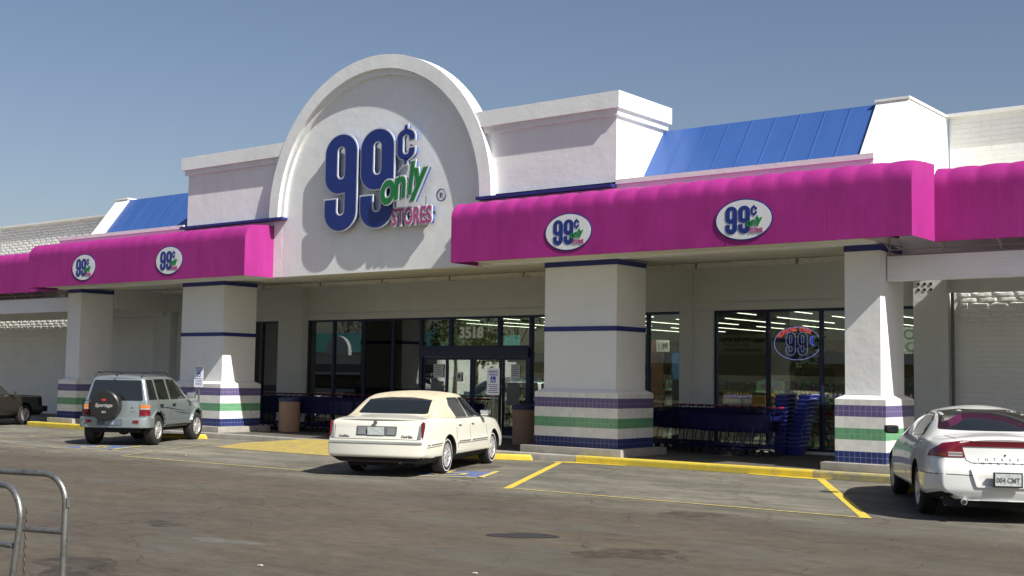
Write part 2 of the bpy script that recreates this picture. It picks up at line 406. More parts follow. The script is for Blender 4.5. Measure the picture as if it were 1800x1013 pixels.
line('painted_bay_line', (-16.2, -6.2), (-11.4, -6.15), .07, m_thinline)
line('painted_bay_line', (-14.4, -6.1), (-17.2, -.9), .07, m_thinline, .008)
line('painted_bay_line', (-25, -6.3), (-16.9, -6.2), .07, m_thinline)
line('painted_bay_line', (14.6, -5.9), (11.6, -.5), .10, m_thinline)
# the wheelchair symbols painted in blue squares
for px, py, hh in ((-.55, -4.55, 27), (-10.9, -4.9, 27)):
    M = T(px, py, 0) @ RZ(hh)
    sq = [M @ Vector(v) for v in ((-.62, -.62, 0), (.62, -.62, 0), (.62, .62, 0), (-.62, .62, 0))]
    flat('painted_blue_square', [v.xy[:] for v in sq], m_bluepaint, .004)
    for u, v in (((.66, -.75), (.66, .75)), ((-.75, -.70), (.75, -.70))):
        p, q = M @ Vector((*u, 0)), M @ Vector((*v, 0)); line('painted_bay_line', p.xy, q.xy, .10, m_line, .0085)
    cx, cy = 0, 0; m = MB()
    arc = [(.28*math.cos(R(t))-.05, .28*math.sin(R(t))-.12) for t in range(120, 401, 20)]
    for A, B in zip(arc, arc[1:]):
        A3, B3 = Vector((*A, 0)), Vector((*B, 0)); d = (B3-A3).normalized(); n = Vector((-d.y, d.x, 0))*.05
        m.face([M @ (A3+n) + Vector((0, 0, .0125)), M @ (A3-n) + Vector((0, 0, .0125)), M @ (B3-n) + Vector((0, 0, .0125)), M @ (B3+n) + Vector((0, 0, .0125))])
    for x0, x1, y0, y1, zz in ((-.16, -.06, -.1, .32, .0165), (-.06, .20, -.06, .03, .0165), (.20, .30, -.33, .03, .0165), (-.17, -.04, .36, .49, .0165)):
        m.face([M @ Vector((x0, y0, zz)), M @ Vector((x1, y0, zz)), M @ Vector((x1, y1, zz)), M @ Vector((x0, y1, zz))])
    struct(m.make('painted_wheelchair_symbol', m_line))
# kerb ramp, painted yellow, with flared side
m = MB()
A, B, C, D = (-8.85, KY-.003, .142), (-3.9, KY-.003, .142), (-3.0, -2.8, .006), (-7.0, -2.95, .006)
F = (-10.35, -1.2, .006)
m.face([A, D, C, B]); m.face([A, F, (-9.3, -2.85, .006), D])
m.face([B, C, (-2.4, KY-.003, .006)])
struct(m.make('kerb_ramp', m_ramp))
# stains, patches and litter on the lot
def blob(name, cx, cy, rx, ry, mat, z, ang=0, n=26, rough=.28, seed=0):
    rr = random.Random(seed); pts = []; ph = [rr.uniform(0, 6.28) for _ in range(5)]
    for i in range(n):
        t = i*2*math.pi/n; k = 1+rough*sum(math.sin((j+2)*t+ph[j])/(j+1.5) for j in range(5))
        x, y = rx*k*math.cos(t), ry*k*math.sin(t); ca, sa = math.cos(R(ang)), math.sin(R(ang))
        pts.append((cx+x*ca-y*sa, cy+x*sa+y*ca))
    m = MB(); c0 = m.b.verts.new((cx, cy, z)); vs = [m.b.verts.new((x, y, z)) for x, y in pts]
    for i in range(n): m.b.faces.new((c0, vs[i], vs[(i+1) % n]))
    return struct(m.make(name, mat))
def stainmat(name, col, amt=.7):
    """thin film of oil or dirt: colour on see-through speckle"""
    mt = N(name); f = mt.noise(mt.pos(), 3.5, 8, .8)
    mt.set(col=col, rough=.6)
    mt.l(mt.ramp(f, [(.38, (0, 0, 0)), (.66, (amt, amt, amt))]), mt.p.inputs['Alpha']); return mt.m
m_oil = stainmat('oil_stain_film', (.040, .035, .030), .55)
m_dry = stainmat('spilled_lime_film', (.26, .27, .25), .55)
m_patch = plain('tar_patch', (.022, .020, .019), .85, var=.4, scale=9)
blob('tar_patch', 5.60, -10.50, .36, .24, m_patch, .004, 35, rough=.15, seed=3)
blob('pale_spill', 3.7, -13.05, .42, .17, m_dry, .004, 12, seed=4)
for i, (x, y, rx, ry, an) in enumerate([(7.2, -10.9, .55, .35, 30), (4.7, -15.3, .55, .45, -18), (3.9, -14.9, .5, .3, -18), (5.9, -7.2, .45, .35, 0), (-1.2, -3.4, .5, .8, 0), (2.0, -12.6, .3, .22, 5), (-14.8, -3.0, .5, .6, 0), (9.6, -3.5, .5, .7, 20)]):
    blob('oil_stain', x, y, rx, ry, m_oil, .004+.0005*(i % 3+1), an, seed=20+i, rough=.35)
m_lit = plain('litter_paper', (.5, .5, .48), .7)
for i, (x, y) in enumerate([(-7.35, -5.2), (6.9, -12.9), (9.9, -11.0), (5.2, -13.9)]):
    m = MB(); m.prism([(x-.022, y-.015), (x+.025, y-.01), (x+.015, y+.02), (x-.015, y+.015)], 'z', .006, .016)
    tag(m.make('litter', m_lit), ['crumpled white scrap of paper lying between the silver suv and the pale yellow line', 'tiny white scrap on the asphalt in the centre foreground', 'tiny white scrap on the asphalt right of the tar patch', 'tiny white scrap on the asphalt near the pale spill'][i], 'litter', 'scraps of litter on the asphalt')

# ------------------------------------------------------------------ the store
ZA = 4.255                       # awning bottom / soffit level
W = 4.2                          # shop wall plane
XC, ZC = -7.07, 5.83             # centre of the arch
store = thing('store_building', 'long white stucco discount store with arched gable, magenta awnings and blue mansard roofs', 'store', (-7, 0, 0))
store.location = (0, 0, 0)
# fascia walls either side; upper arch panel
mb = MB(); mb.box(-20.85, -10.47, 0, .3, ZA, 5.83); mb.make('fascia_wall', m_stucco, store)
mb = MB(); mb.box(-3.67, 5.48, 0, .3, ZA, 5.86); mb.make('fascia_wall', m_stucco, store)
pts = [(-10.47, ZA), (-3.67, ZA)] + [(XC+3.4*math.cos(R(t)), ZC+3.4*math.sin(R(t))) for t in range(0, 181, 4)]
mb = MB(); mb.prism(pts, 'y', .002, .3); mb.make('gable_panel', m_stucco, store)
def ring(ro, ri, y0, y1, name, zb=5.805):
    m = MB(); n = 60; vs = []
    for i in range(n+1):
        t = math.pi*i/n; c, s_ = math.cos(t), math.sin(t)
        vs.append([m.b.verts.new((XC+r*c, y, ZC+r*s_)) for r, y in ((ro, y0), (ri, y0), (ri, y1), (ro, y1))])
    for r, sgn in ((0, 1), (n, -1)):     # legs down to the trim strip
        q = vs[r]; low = [m.b.verts.new((v.co.x, v.co.y, zb)) for v in q]
        vs = ([low]+vs) if r == 0 else (vs+[low])
        n = len(vs)-1
    for A, B in zip(vs, vs[1:]):
        for k in range(4): m.b.faces.new((A[k], A[(k+1) % 4], B[(k+1) % 4], B[k]))
    m.b.faces.new(vs[0]); m.b.faces.new(vs[-1])
    return m.make(name, m_stucco, store, angle=30)
ring(3.74, 3.40, -.17, .22, 'arch_ring'); ring(3.41, 3.26, -.085, .1, 'arch_inner_step')
# parapets with cornices
def parapet(x0, x1, side):
    X0, X1 = x0, x1; x0, x1 = (-3.66, x1) if side > 0 else (x0, -10.48)
    m = MB(); m.box(x0, x1, 0, .32, 5.80, 7.46)
    if side > 0: m.box(x1-.32, x1, .32, 1.93, 5.86, 7.46)
    else: m.box(x0, x0+.32, .32, 1.93, 5.86, 7.46)
    o = m.make('parapet', m_stucco, store)
    for (p, za, zb) in ((.15, 7.41, 7.765), (.075, 7.27, 7.413)):
        q_ = (3.20 if p > .1 else 3.35)
        c = MB(); e0, e1 = (XC+q_, x1+p) if side > 0 else (x0-p, XC-q_)
        c.box(e0, e1, -p, .32+p, za, zb)
        if side > 0: c.box(x1-.32-p, x1+p, .32+p-.001, 1.94+p*.5, za, zb)
        else: c.box(x0-p, x0+.32+p, .32+p-.001, 1.94+p*.5, za, zb)
        c.make('cornice', m_stucco, o)
    return o
parapet(-3.42, -.09, 1); parapet(-14.46, -10.72, -1)
for x0, x1 in ((-14.52, -10.28), (-3.74, -.075)):
    m = MB(); m.box(x0, x1, -.215, .0-.002, 5.735, 5.80) if x0 > -10 else m.box(x0, x1, -.215, -.002, 5.735, 5.80)
    m.make('navy_trim_strip', m_navy, store)
# white gutter line over the awnings
m = MB(); m.box(-.07, 5.50, -.05, -.002, 5.80, 5.90); m.make('gutter', m_smooth, store)
m = MB(); m.box(-20.8, -14.56, -.05, -.002, 5.78, 5.88); m.make('gutter', m_smooth, store)
# mansard roofs
def mansard(x0, x1, xe, sh=.014):
    """blue sloping metal x0..x1, white end piece x1..xe"""
    s = 1 if xe > x1 else -1
    m = MB(); lo, hi = min(x0, x1), max(x0, x1)
    m.prism([(1.0, 6.02), (1.92, 7.245), (2.1, 7.245), (2.1, 6.02)], 'x', lo, hi)
    m.prism([(.3, 5.84), (1.0, 5.84), (1.0, 6.0), (.3, 5.86)], 'x', lo, hi, 1)
    o = m.make('mansard_roof', [m_blue, m_smooth], store)
    sm = MB(); n = 9; dx = (hi-lo)/n
    for i in range(1, n):
        x = lo+i*dx
        sm.prism([(.999-sh, 6.025), (1.919-sh, 7.25), (1.93, 7.25), (1.01, 6.02)], 'x', x-.012, x+.012)
    sm.make('standing_seam', m_blue, o)
    e = MB(); a_, b_ = min(x1, xe), max(x1, xe)
    e.prism([(.62, 5.6), (.92, 6.02), (1.85, 7.26), (4.1, 7.26), (4.1, 5.0), (.62, 5.0)], 'x', a_, b_)
    e.make('roof_end_wall', m_smooth, store)
    c = MB(); c.box(a_-.02, b_+.03, 1.80, 4.16, 7.262, 7.31); c.make('roof_coping', m_smooth, store)
mansard(-.085, 4.82, 5.47); mansard(-14.64, -20.0, -20.64, .003)
# roof slab, rear walls: keeps daylight out of the shop
m = MB(); m.box(-20.6, 5.44, .31, 24, 5.55, 5.80); m.make('roof_slab', m_shade, store)
# soffit
m = MB(); m.prism([(-.93, 4.275), (1.4, 4.30), (4.19, 4.455), (4.19, 4.55), (-.93, 4.38)], 'x', -3.42, 5.53)
m.prism([(0.003, 4.252), (1.4, 4.30), (4.19, 4.455), (4.19, 4.55), (.003, 4.38)], 'x', -10.79, -3.425)
m.prism([(-.93, 4.275), (1.4, 4.30), (4.19, 4.455), (4.19, 4.55), (-.93, 4.38)], 'x', -20.6, -10.795)
m.make('soffit', m_soffit, store)
# fluorescent battens under the soffit along the wall
x = -19.5
while x < 3.6:
    m = MB(); m.box(x, x+2.38, 2.98, 3.15, 4.30, 4.375); m.box(x+.05, x+2.33, 3.02, 3.04, 4.27, 4.30); m.box(x+.05, x+2.33, 3.09, 3.11, 4.27, 4.30)
    m.box(x-.01, x+.08, 2.97, 3.16, 4.26, 4.303); m.box(x+2.30, x+2.39, 2.97, 3.16, 4.26, 4.303)
    m.make('canopy_light', m_tubeoff, store); x += 2.46
# pillars
def pillar(x0, x1, d, band2):
    ins = .14; zb = .2924; dz = .10388
    m = MB(); m.box(x0+ins, x1-ins, ins, d-ins+.02, 1.50, 4.262)
    o = m.make('pillar', m_smooth, store)
    b = MB(); rows = [(zb, zb+2*dz, 3), (zb+2*dz, zb+4*dz, 0), (zb+4*dz, zb+6*dz, 1), (zb+6*dz, zb+8*dz, 0), (zb+8*dz, zb+10*dz, 2), (zb+10*dz, 1.425, 0)]
    for z0, z1, mi in rows:
        pr = 0 if mi == 0 else .0
        for p, q in (((x0, 0), (x1, 0)), ((x1, 0), (x1, d)), ((x1, d), (x0, d)), ((x0, d), (x0, 0))):
            b.face([(p[0], p[1], z0), (q[0], q[1], z0), (q[0], q[1], z1), (p[0], p[1], z1)], mi)
    b.make('tiled_base', [m_tw, m_tg, m_tp, m_tb], o, smooth=False)
    c = MB(); lo = [(x0, 0), (x1, 0), (x1, d), (x0, d)]; hi = [(x0+ins-.01, ins-.01), (x1-ins+.01, ins-.01), (x1-ins+.01, d-ins+.03), (x0+ins-.01, d-ins+.03)]
    for k in range(4):
        A, B, C_, D_ = lo[k], lo[(k+1) % 4], hi[(k+1) % 4], hi[k]
        c.face([(*A, 1.425), (*B, 1.425), (*B, 1.437), (*A, 1.437)]); c.face([(*A, 1.437), (*B, 1.437), (*C_, 1.507), (*D_, 1.507)])
    c.make('pillar_shoulder', m_smooth, o, smooth=False)
    p = MB(); e = .19 if x1-x0 < 1.5 else .22
    p.box(x0-e, x1+e, -.215, d+.2, .13, .292); p.bevel(.015); p.make('plinth', m_concrete, o)
    zs = [(4.14, 4.25)] + ([(2.745, 2.845)] if band2 else [])
    for z0, z1 in zs:
        t = MB(); q = .012; X0, X1, Y0, Y1 = x0+ins-q, x1-ins+q, ins-q, d-ins+.02+q
        t.box(X0, X1, Y0, Y0+.01, z0, z1); t.box(X0, X1, Y1-.01, Y1, z0, z1); t.box(X0, X0+.01, Y0+.01, Y1-.01, z0, z1); t.box(X1-.01, X1, Y0+.01, Y1-.01, z0, z1)
        t.make('navy_band', m_navy, o)
    return o
pillar(-2.144, 0, 1.40, True); pillar(4.719, 5.674, 1.41, False); pillar(-14.881, -12.773, 1.40, True); pillar(-20.605, -19.616, 1.40, False)

# awnings
def awning(x0, x1, yf, yb, name='awning', scal=0., ends=(True, True), zf=5.20):
    m = MB(); prof = []
    zt = 5.585; rr = zt-zf
    prof += [(0, ZA-.01), (0, ZA+.4), (0, zf-.05)]
    for i in range(0, 11):
        t = R(90*i/10); prof.append((rr*(1-math.cos(t)), zf+rr*math.sin(t)))
    depth = yb-yf
    prof += [(depth*.6, zt+.025), (depth, zt+.04)]
    n = max(2, int((x1-x0)/.06)); cols = []
    for i in range(n+1):
        x = x0+(x1-x0)*i/n; cols.append([])
        ph = ((x-x1)/.505) % 1.0; b = scal*(abs(math.sin(math.pi*ph))**.6-.35)
        for j, (dy, z) in enumerate(prof):
            k = max(0, min(1, (z-(zf-.03))/.16)) * (1 if j < len(prof)-1 else .2)
            wob = .008*noise.noise(Vector((x*.9, z*1.3, yf*3)))
            cols[-1].append(m.b.verts.new((x, yf+dy-b*k*.7+wob, z+b*k*(.9 if z > zf else 0))))
    for A, B in zip(cols, cols[1:]):
        for a_, b_, c_, d_ in zip(A, A[1:], B[1:], B): m.b.faces.new((a_, b_, c_, d_))
    for e, col in zip(ends, (cols[0], cols[-1])):
        if e:
            x = col[0].co.x; pts = [v.co.copy() for v in col]
            c0 = m.b.verts.new((x, yb, ZA-.01)); vs = [m.b.verts.new(p) for p in pts]
            fan = [c0]+vs; m.b.faces.new(fan)
    o = m.make(name, m_awn, store, angle=50)
    # hem pipe
    h = MB(); h.tube([(x0+.02, yf+.03, ZA+.0), (x1-.02, yf+.03, ZA+.0)], .014, 6); h.make('frame_tube', m_awn, o)
    return o
awning(-3.80, 6.52, -.958, .178, scal=.026)
awning(-20.94, -10.783, -.958, .178, scal=.012)
awning(6.50, 34, .169, 1.25, scal=.026, ends=(False, True))
awning(-46, -20.92, .169, 1.25, scal=.015, ends=(True, False))
# seams where awning cloth panels are sewn
m = MB()
for x in [5.0, 3.0, 1.0, -1.6]:
    m.box(x-.003, x+.003, -.9605, -.955, ZA, 5.16)
m.make('awning_seam', plain('awning_seam_thread', lin((150, 26, 104)), .7), store)

# store logo ------------------------------------------------------
def arcpts(cx, cy, rx, ry, a0, a1, n=10):
    return [(cx+rx*math.cos(R(a0+(a1-a0)*i/n)), cy+ry*math.sin(R(a0+(a1-a0)*i/n))) for i in range(n+1)]
def nine():
    w_, h_ = 1.10, 2.42; t = .40; r = .46
    out = [(0, .80)] + arcpts(w_/2, r, w_/2, r, 180, 360, 18) + arcpts(w_/2, h_-r, w_/2, r, 0, 180, 18)
    out += arcpts(w_/2-.02, 1.36, w_/2-.02, .43, 180, 262, 10) + [(w_-t, .95)]
    out += arcpts(w_/2, .50, w_/2-t, .12, 0, -180, 10)[0:] + [(t, .80)]
    hole = arcpts(w_/2, 1.42, .145, .13, 180, 360, 10) + arcpts(w_/2, 1.99, .145, .13, 0, 180, 10)
    return [out, hole]
def cent():
    w_, h_ = .56, .74; t = .17
    o = arcpts(w_/2, h_-.2, w_/2, .2, 0, 180, 12) + arcpts(w_/2, .2, w_/2, .2, 180, 360, 12) + [(w_, .28), (w_-t, .28)]
    o += arcpts(w_/2, .22, w_/2-t, .09, 0, -180, 8) + arcpts(w_/2, h_-.22, w_/2-t, .09, 180, 0, 8) + [(w_-t, h_-.27), (w_, h_-.27)]
    return [o]
def bar(): return [[(0, 0), (.085, 0), (.085, .13), (0, .13)]], [[(.0, .85), (.085, .85), (.085, .98), (0, .98)]]
LET = {}
def piece(loops=None, text=None, **kw):
    return loop_mesh(loops, kw.get('ext', .01), kw.get('off', 0.)) if loops else None
def logo_parts():
    """list of (name, mesh maker, placement matrix in sign space, colour key) ; sign space origin = foot of first 9, metres"""
    L = []
    L.append(('numeral_nine', lambda e, o: loop_mesh(nine(), e, o), T(.04, .03, 0), 'navy'))
    L.append(('numeral_nine', lambda e, o: loop_mesh(nine(), e, o), T(1.29, .03, 0), 'navy'))
    L.append(('cent_symbol', lambda e, o: loop_mesh(cent(), e, o), T(2.50, 1.60, 0), 'navy'))
    for p, q in (((2.735, 1.50), .14), ((2.735, 2.30), .14)):
        L.append(('cent_symbol', lambda e, o, p=p, q=q: loop_mesh([[(0, 0), (.085, 0), (.085, q), (0, q)]], e, o), T(p[0], p[1], 0), 'navy'))
    for ch, x, y, sz, rot in (('o', 2.05, .56, 1.12, 7), ('n', 2.50, .66, 1.02, 7), ('l', 2.93, .76, 1.06, 3), ('y', 3.09, .84, 1.06, 0)):
        L.append(('only_lettering', lambda e, o, ch=ch, sz=sz: text_mesh(ch, sz, e, .030*sz+o, .22, sx=.80), T(x, y, 0) @ RZ(rot), 'green'))
    L.append(('stores_lettering', lambda e, o: text_mesh('STORES', .56, e, .014+o, 0, sx=.64, spacing=1.05), T(2.36, .05, 0), 'pink'))
    return L
CK = {'navy': m_letternavy, 'green': m_lettergreen, 'pink': m_letterpink}
for name, fn, M, key in logo_parts():
    zoff = .10 if key == 'green' else 0
    m = MB(); base = UP.copy(); O = T(-8.71, -.0, 5.27)
    yf = -.20-zoff                                     # face plane
    # extrude is symmetric: centre the body between y=-.07 and the face
    hb = .055; m.mesh(fn(hb, .0), O @ T(0, yf+.012+hb, 0) @ UP @ M, 0)
    m.mesh(fn(.012, .032), O @ T(0, yf+.012, 0) @ UP @ M, 1)
    m.mesh(fn(.004, -.004), O @ T(0, yf-.004, 0) @ UP @ M, 2)
    m.make(name, [m_letterside, m_letterrim, CK[key]], store, angle=40)
m = MB(); rg = loop_mesh([arcpts(0, 0, .15, .15, 0, 350, 35), arcpts(0, 0, .125, .125, 0, 350, 35)], .02)
m.mesh(rg, T(-4.87, -.10, 5.95) @ UP); m.mesh(text_mesh('R', .19, .02, 0, align='CENTER'), T(-4.87, -.10, 5.88) @ UP)
m.make('registered_mark', plain('mark_grey_blue', (.13, .16, .24), .5), store)
m = MB()
for x in (-8.1, -7.9, -6.8, -6.65, -5.9): 
    for z in (5.7, 7.2): m.box(x, x+.05, -.10, .0, z, z+.05)
m.box(-5.9, -5.15, -.08, -.01, 5.5, 5.54); m.tube([(-5.33, -.12, 5.70), (-5.33, -.12, 5.95)], .012, 6)
m.make('sign_bracket', m_galv, store)
# oval awning signs
def ellipse(rx, ry, n=48): return [(rx*math.cos(2*math.pi*i/n), ry*math.sin(2*math.pi*i/n)) for i in range(n)]
for cx, cz in ((-.617, 4.735), (3.368, 4.722), (-17.96, 4.752), (-13.92, 4.768)):
    y = -.9585
    m = MB(); m.prism([(cx+a_, cz+b_) for a_, b_ in ellipse(.592, .392)], 'y', y-.012, y, 0)
    m.prism([(cx+a_, cz+b_) for a_, b_ in ellipse(.565, .367)], 'y', y-.016, y-.011, 1)
    o = m.make('oval_sign', [m_letternavy, m_signwhite], store)
    l = MB(); k = .212; keys = {'navy': 0, 'green': 1, 'pink': 2}
    for name, fn, M, key in logo_parts():
        lift = {'navy': .006, 'pink': .010, 'green': .014}[key]
        l.mesh(fn(.01, .02 if key == 'navy' else 0), T(cx-.375, y-.016-lift/2, cz-.265) @ S(k, 1, k) @ UP @ S(1, 1, lift/.02) @ M, keys[key])
    l.make('lettering', [m_letternavy, m_lettergreen, m_letterpink], o)
# ------------------------------------------------------------------ shop front
DEP = 30.
m = MB()
HB, SB = 3.37, .20
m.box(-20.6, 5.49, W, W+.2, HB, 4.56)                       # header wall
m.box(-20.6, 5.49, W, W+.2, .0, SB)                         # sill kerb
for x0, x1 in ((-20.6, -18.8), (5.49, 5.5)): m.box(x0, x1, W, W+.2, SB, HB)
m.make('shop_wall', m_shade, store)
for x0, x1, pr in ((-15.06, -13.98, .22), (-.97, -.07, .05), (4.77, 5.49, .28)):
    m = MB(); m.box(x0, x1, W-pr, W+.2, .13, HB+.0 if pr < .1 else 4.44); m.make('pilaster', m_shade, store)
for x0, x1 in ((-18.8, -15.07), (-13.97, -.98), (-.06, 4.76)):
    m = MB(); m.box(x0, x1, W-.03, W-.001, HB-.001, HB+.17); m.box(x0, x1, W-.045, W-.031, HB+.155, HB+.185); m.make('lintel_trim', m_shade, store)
def unit(x0, x1, z0, z1, wl=.035, wr=.035, name='shop_window', bot=.06):
    m = MB(); y0, y1 = W+.02, W+.14
    m.box(x0, x0+wl, y0, y1, z0, z1); m.box(x1-wr, x1, y0, y1, z0, z1)
    m.box(x0+wl, x1-wr, y0, y1, z1-.06, z1); m.box(x0+wl, x1-wr, y0, y1, z0, z0+bot)
    o = m.make(name, m_navyframe, store)
    p = MB(); p.box(x0+wl, x1-wr, W+.075, W+.081, z0+bot, z1-.06); p.make('pane', m_pane, o); return o
def bay(xs):
    for a_, b_ in zip(xs, xs[1:]): unit(a_+.001, b_-.001, SB, HB)
bay([-18.8, -17.4, -16.1, -15.07]); bay([-13.97, -12.87, -11.61, -10.44, -9.36])
bay([-5.47, -4.3, -3.1, -1.9, -.98]); bay([-.06, 1.29, 2.58, 3.67, 4.76])
for a_, b_ in ((-9.35, -8.26), (-8.25, -6.54), (-6.53, -5.48)): unit(a_, b_, 2.52, HB, .045, .045)
m = MB(); m.box(-9.34, -5.49, W-.06, W+.16, 2.27, 2.515); m.box(-9.36, -9.27, W+.0, W+.16, .14, 2.27); m.box(-5.57, -5.47, W, W+.16, .14, 2.27)
m.box(-7.40, -7.36, W-.075, W-.059, 2.37, 2.41, 1)
m.make('door_header', [m_navyframe, m_black], store)
for i, (a_, b_) in enumerate(((-9.26, -8.37), (-8.36, -7.44), (-7.42, -6.44), (-6.43, -5.58))):
    y = W+.05 if i in (0, 3) else W-.005
    m = MB(); m.box(a_, a_+.06, y, y+.05, .15, 2.265); m.box(b_-.06, b_, y, y+.05, .15, 2.265); m.box(a_+.06, b_-.06, y, y+.05, 2.19, 2.265); m.box(a_+.06, b_-.06, y, y+.05, .15, .42)
    o = m.make('sliding_door', m_navyframe, store)
    p = MB(); p.box(a_+.06, b_-.06, y+.022, y+.028, .42, 2.19); p.make('pane', m_pane, o)
# pipes
m = MB(); m.tube([(-.59, W-.075, 1.4), (-.59, W-.075, 4.38)], .012, 6); m.box(-.62, -.56, W-.09, W-.05, 1.36, 1.46); m.make('conduit', m_shade, store)
m = MB(); m.tube([(5.56, 3.98, .13), (5.56, 3.98, 4.2)], .035, 8); m.make('downpipe', plain('pipe_grey', (.12, .12, .115), .6), store)
# street number
m = MB(); m.mesh(text_mesh('3518', .42, .012, .016, 0, sx=1.0, spacing=1.02), T(-7.90, W-.01, 2.79) @ UP); m.make('street_number', plain('number_white', (.85, .86, .84), .5), store)
# inside of the shop
m = MB(); m.box(-20.5, 5.3, W+.2, DEP, .08, .14); m.make('shop_floor', plain('shop_floor', (.34, .32, .27), .4), store)
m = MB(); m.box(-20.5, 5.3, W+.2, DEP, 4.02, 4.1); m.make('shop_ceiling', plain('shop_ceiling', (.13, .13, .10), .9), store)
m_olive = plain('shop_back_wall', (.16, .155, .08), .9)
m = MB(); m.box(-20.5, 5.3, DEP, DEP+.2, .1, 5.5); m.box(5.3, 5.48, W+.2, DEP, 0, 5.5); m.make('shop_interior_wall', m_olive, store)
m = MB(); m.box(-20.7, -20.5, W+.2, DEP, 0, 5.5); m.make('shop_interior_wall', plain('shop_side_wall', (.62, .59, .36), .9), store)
m = MB(); m.box(-20.6, 5.44, 24, DEP+.3, 5.55, 5.8); m.make('roof_slab', m_shade, store)
m = MB(); m.box(-20.49, -12.4, 8.6, 8.7, .141, 4.015); m.make('added_partition', plain('partition_olive', (.50, .48, .27), .9), store)  # partition added to brighten the near-black view through the left panes
# hanging fluorescent rows
proto = None
for i, x in enumerate([-18.9, -16.9, -14.9, -12.9, -10.9, -8.9, -6.9, -4.9, -2.9, -.9, 1.1, 3.1]):
    for j, y in enumerate((4.7, 11.1, 17.5, 23.9)):
        if proto is None:
            proto = thing('ceiling_light', '', 'ceiling light', (x, y, 3.95))
            t = MB(); t.box(-.07, .07, 0, 4.9, 0, .06); t.make('housing', m_tubeoff, proto)
            t = MB(); t.tube([(0, .03, -.018), (0, 4.87, -.012)], .009, 6); t.make('tube', m_fluo, proto); r = proto
        else: r = dup(proto, (x, y, 3.95), 0)
        r['label'] = 'long fluorescent ceiling light glowing inside the shop'; r['group'] = 'rows of ceiling lights in the shop'
# added glowing panels, out of sight above the glass, brighten the window displays
pp = None
for x in (.3, 1.9, 3.5, -1.8, -11.9, -13.2, -10.4, -8.6, -6.6, -16.5, -18.0):
    if pp is None:
        pp = thing('added_fill_panel', '', 'ceiling light', (x, 5.0, 3.93)); t = MB(); t.box(-.62, .62, -.32, .32, 0, .07); t.make('housing', m_tubeoff, pp)
        t = MB(); t.box(-.6, .6, -.3, .3, -.012, -.002); t.make('diffuser', emit('fill_panel_glow', (1, .97, .88), 14), pp); r = pp
    else: r = dup(pp, (x, 5.0, 3.93), 0)
    r['label'] = 'added fill light panel out of sight behind the shop glass'; r['group'] = 'added fill light panels behind the shop glass'
# sales signs hung inside
def board(name, label, cat, x0, x1, y, z0, z1, mat, items, pole=None):
    m = MB(); m.box(x0, x1, y, y+.02, z0, z1)
    t = m.make(name, mat); t['label'] = label; t['category'] = cat
    for txt, px, pz, sz, mt, sx in items:
        k = MB(); k.mesh(text_mesh(txt, sz, .004, .004, 0, 'CENTER', sx), T(px, y-.006, pz) @ UP); k.make('lettering', mt, t)
    return t
m_olivesign = plain('olive_sign_board', (.42, .38, .24), .7)
b_ = board('advert_banner', 'battery advert banner high on the back wall of the shop', 'banner', -14.9, -11.0, DEP-.08, 2.95, 4.0, m_olivesign, [('CUEQ', -12.95, 3.35, .52, m_black, 1.0)])
k = MB(); k.box(-13.6, -11.6, DEP-.095, DEP-.081, 3.86, 3.96); k.box(-13.6, -11.6, DEP-.095, DEP-.081, 3.08, 3.2); k.box(-12.1, -11.55, DEP-.095, DEP-.081, 3.45, 3.62)
k.lathe([(.42, -.01), (.28, -.011)], 24, 'y', (-14.35, DEP-.082, 3.45), 1, caps=False); k.make('emblem', [m_black, plain('advert_orange', (.4, .12, .05), .6)], b_)
board('aisle_sign', 'pale hanging sign reading FROZEN FOOD inside the shop behind the right pillar', 'sign', 2.3, 4.6, 8.0, 2.45, 3.1, m_signwhite, [('FROZEN', 3.35, 2.80, .34, m_lettergreen, 1.1), ('FOOD', 3.5, 2.50, .34, m_lettergreen, 1.3)])
board('price_card', 'white price card on a stand behind the narrow window right of the centre pillar', 'sign', -2.42, -2.05, 5.5, 2.44, 2.74, m_signwhite, [('1.99', -2.235, 2.5, .22, m_platedark, .8)])
m = MB(); m.tube([(-2.16, 5.51, .14), (-2.16, 5.51, 2.43)], .012, 6); o = m.make('card_stand', m_black); tag(o, 'thin black stand holding the white price card', 'stand')
m = MB(); m.box(-2.02, -1.62, 5.6, 5.9, 1.75, 2.42); o = m.make('drinks_cooler', plain('cooler_blue', (.06, .16, .36), .4)); 
k = MB(); k.box(-2.02, -1.62, 5.6, 5.9, .14, 1.748); k.box(-1.98, -1.66, 5.585, 5.599, .3, 1.6, 1); k.make('cooler_body', [m_black, m_tinted2], o); tag(o, 'blue topped drinks cooler behind the narrow window right of the centre pillar', 'cooler')
m = MB(); m.box(-2.75, -2.35, 5.65, 5.75, .14, 2.75); o = m.make('wood_panel_display', plain('display_brown', (.20, .10, .055), .7)); tag(o, 'brown wooden display panel behind the white price card', 'display')
m_ghost = plain('window_letter_dark', (.03, .035, .02), .6)
for x0, txt, sz, z in ((-11.95, '9', .66, 2.80), (-10.95, '9', .66, 2.80), (-11.42, 'on', .26, 3.0), (-10.42, '¢ent', .27, 2.95)):
    m = MB(); m.mesh(text_mesh(txt, sz, .004, .03, sx=.8), T(x0, W+.16, z) @ UP); o = m.make('window_lettering', m_ghost)
    tag(o, {'on': 'small dark word on between the two dark nines on the shop window', '¢ent': 'small dark cent lettering right of the dark nines on the shop window'}.get(txt, 'left large dark numeral nine on the shop window' if x0 < -11.5 else 'right large dark numeral nine on the shop window'), 'lettering')
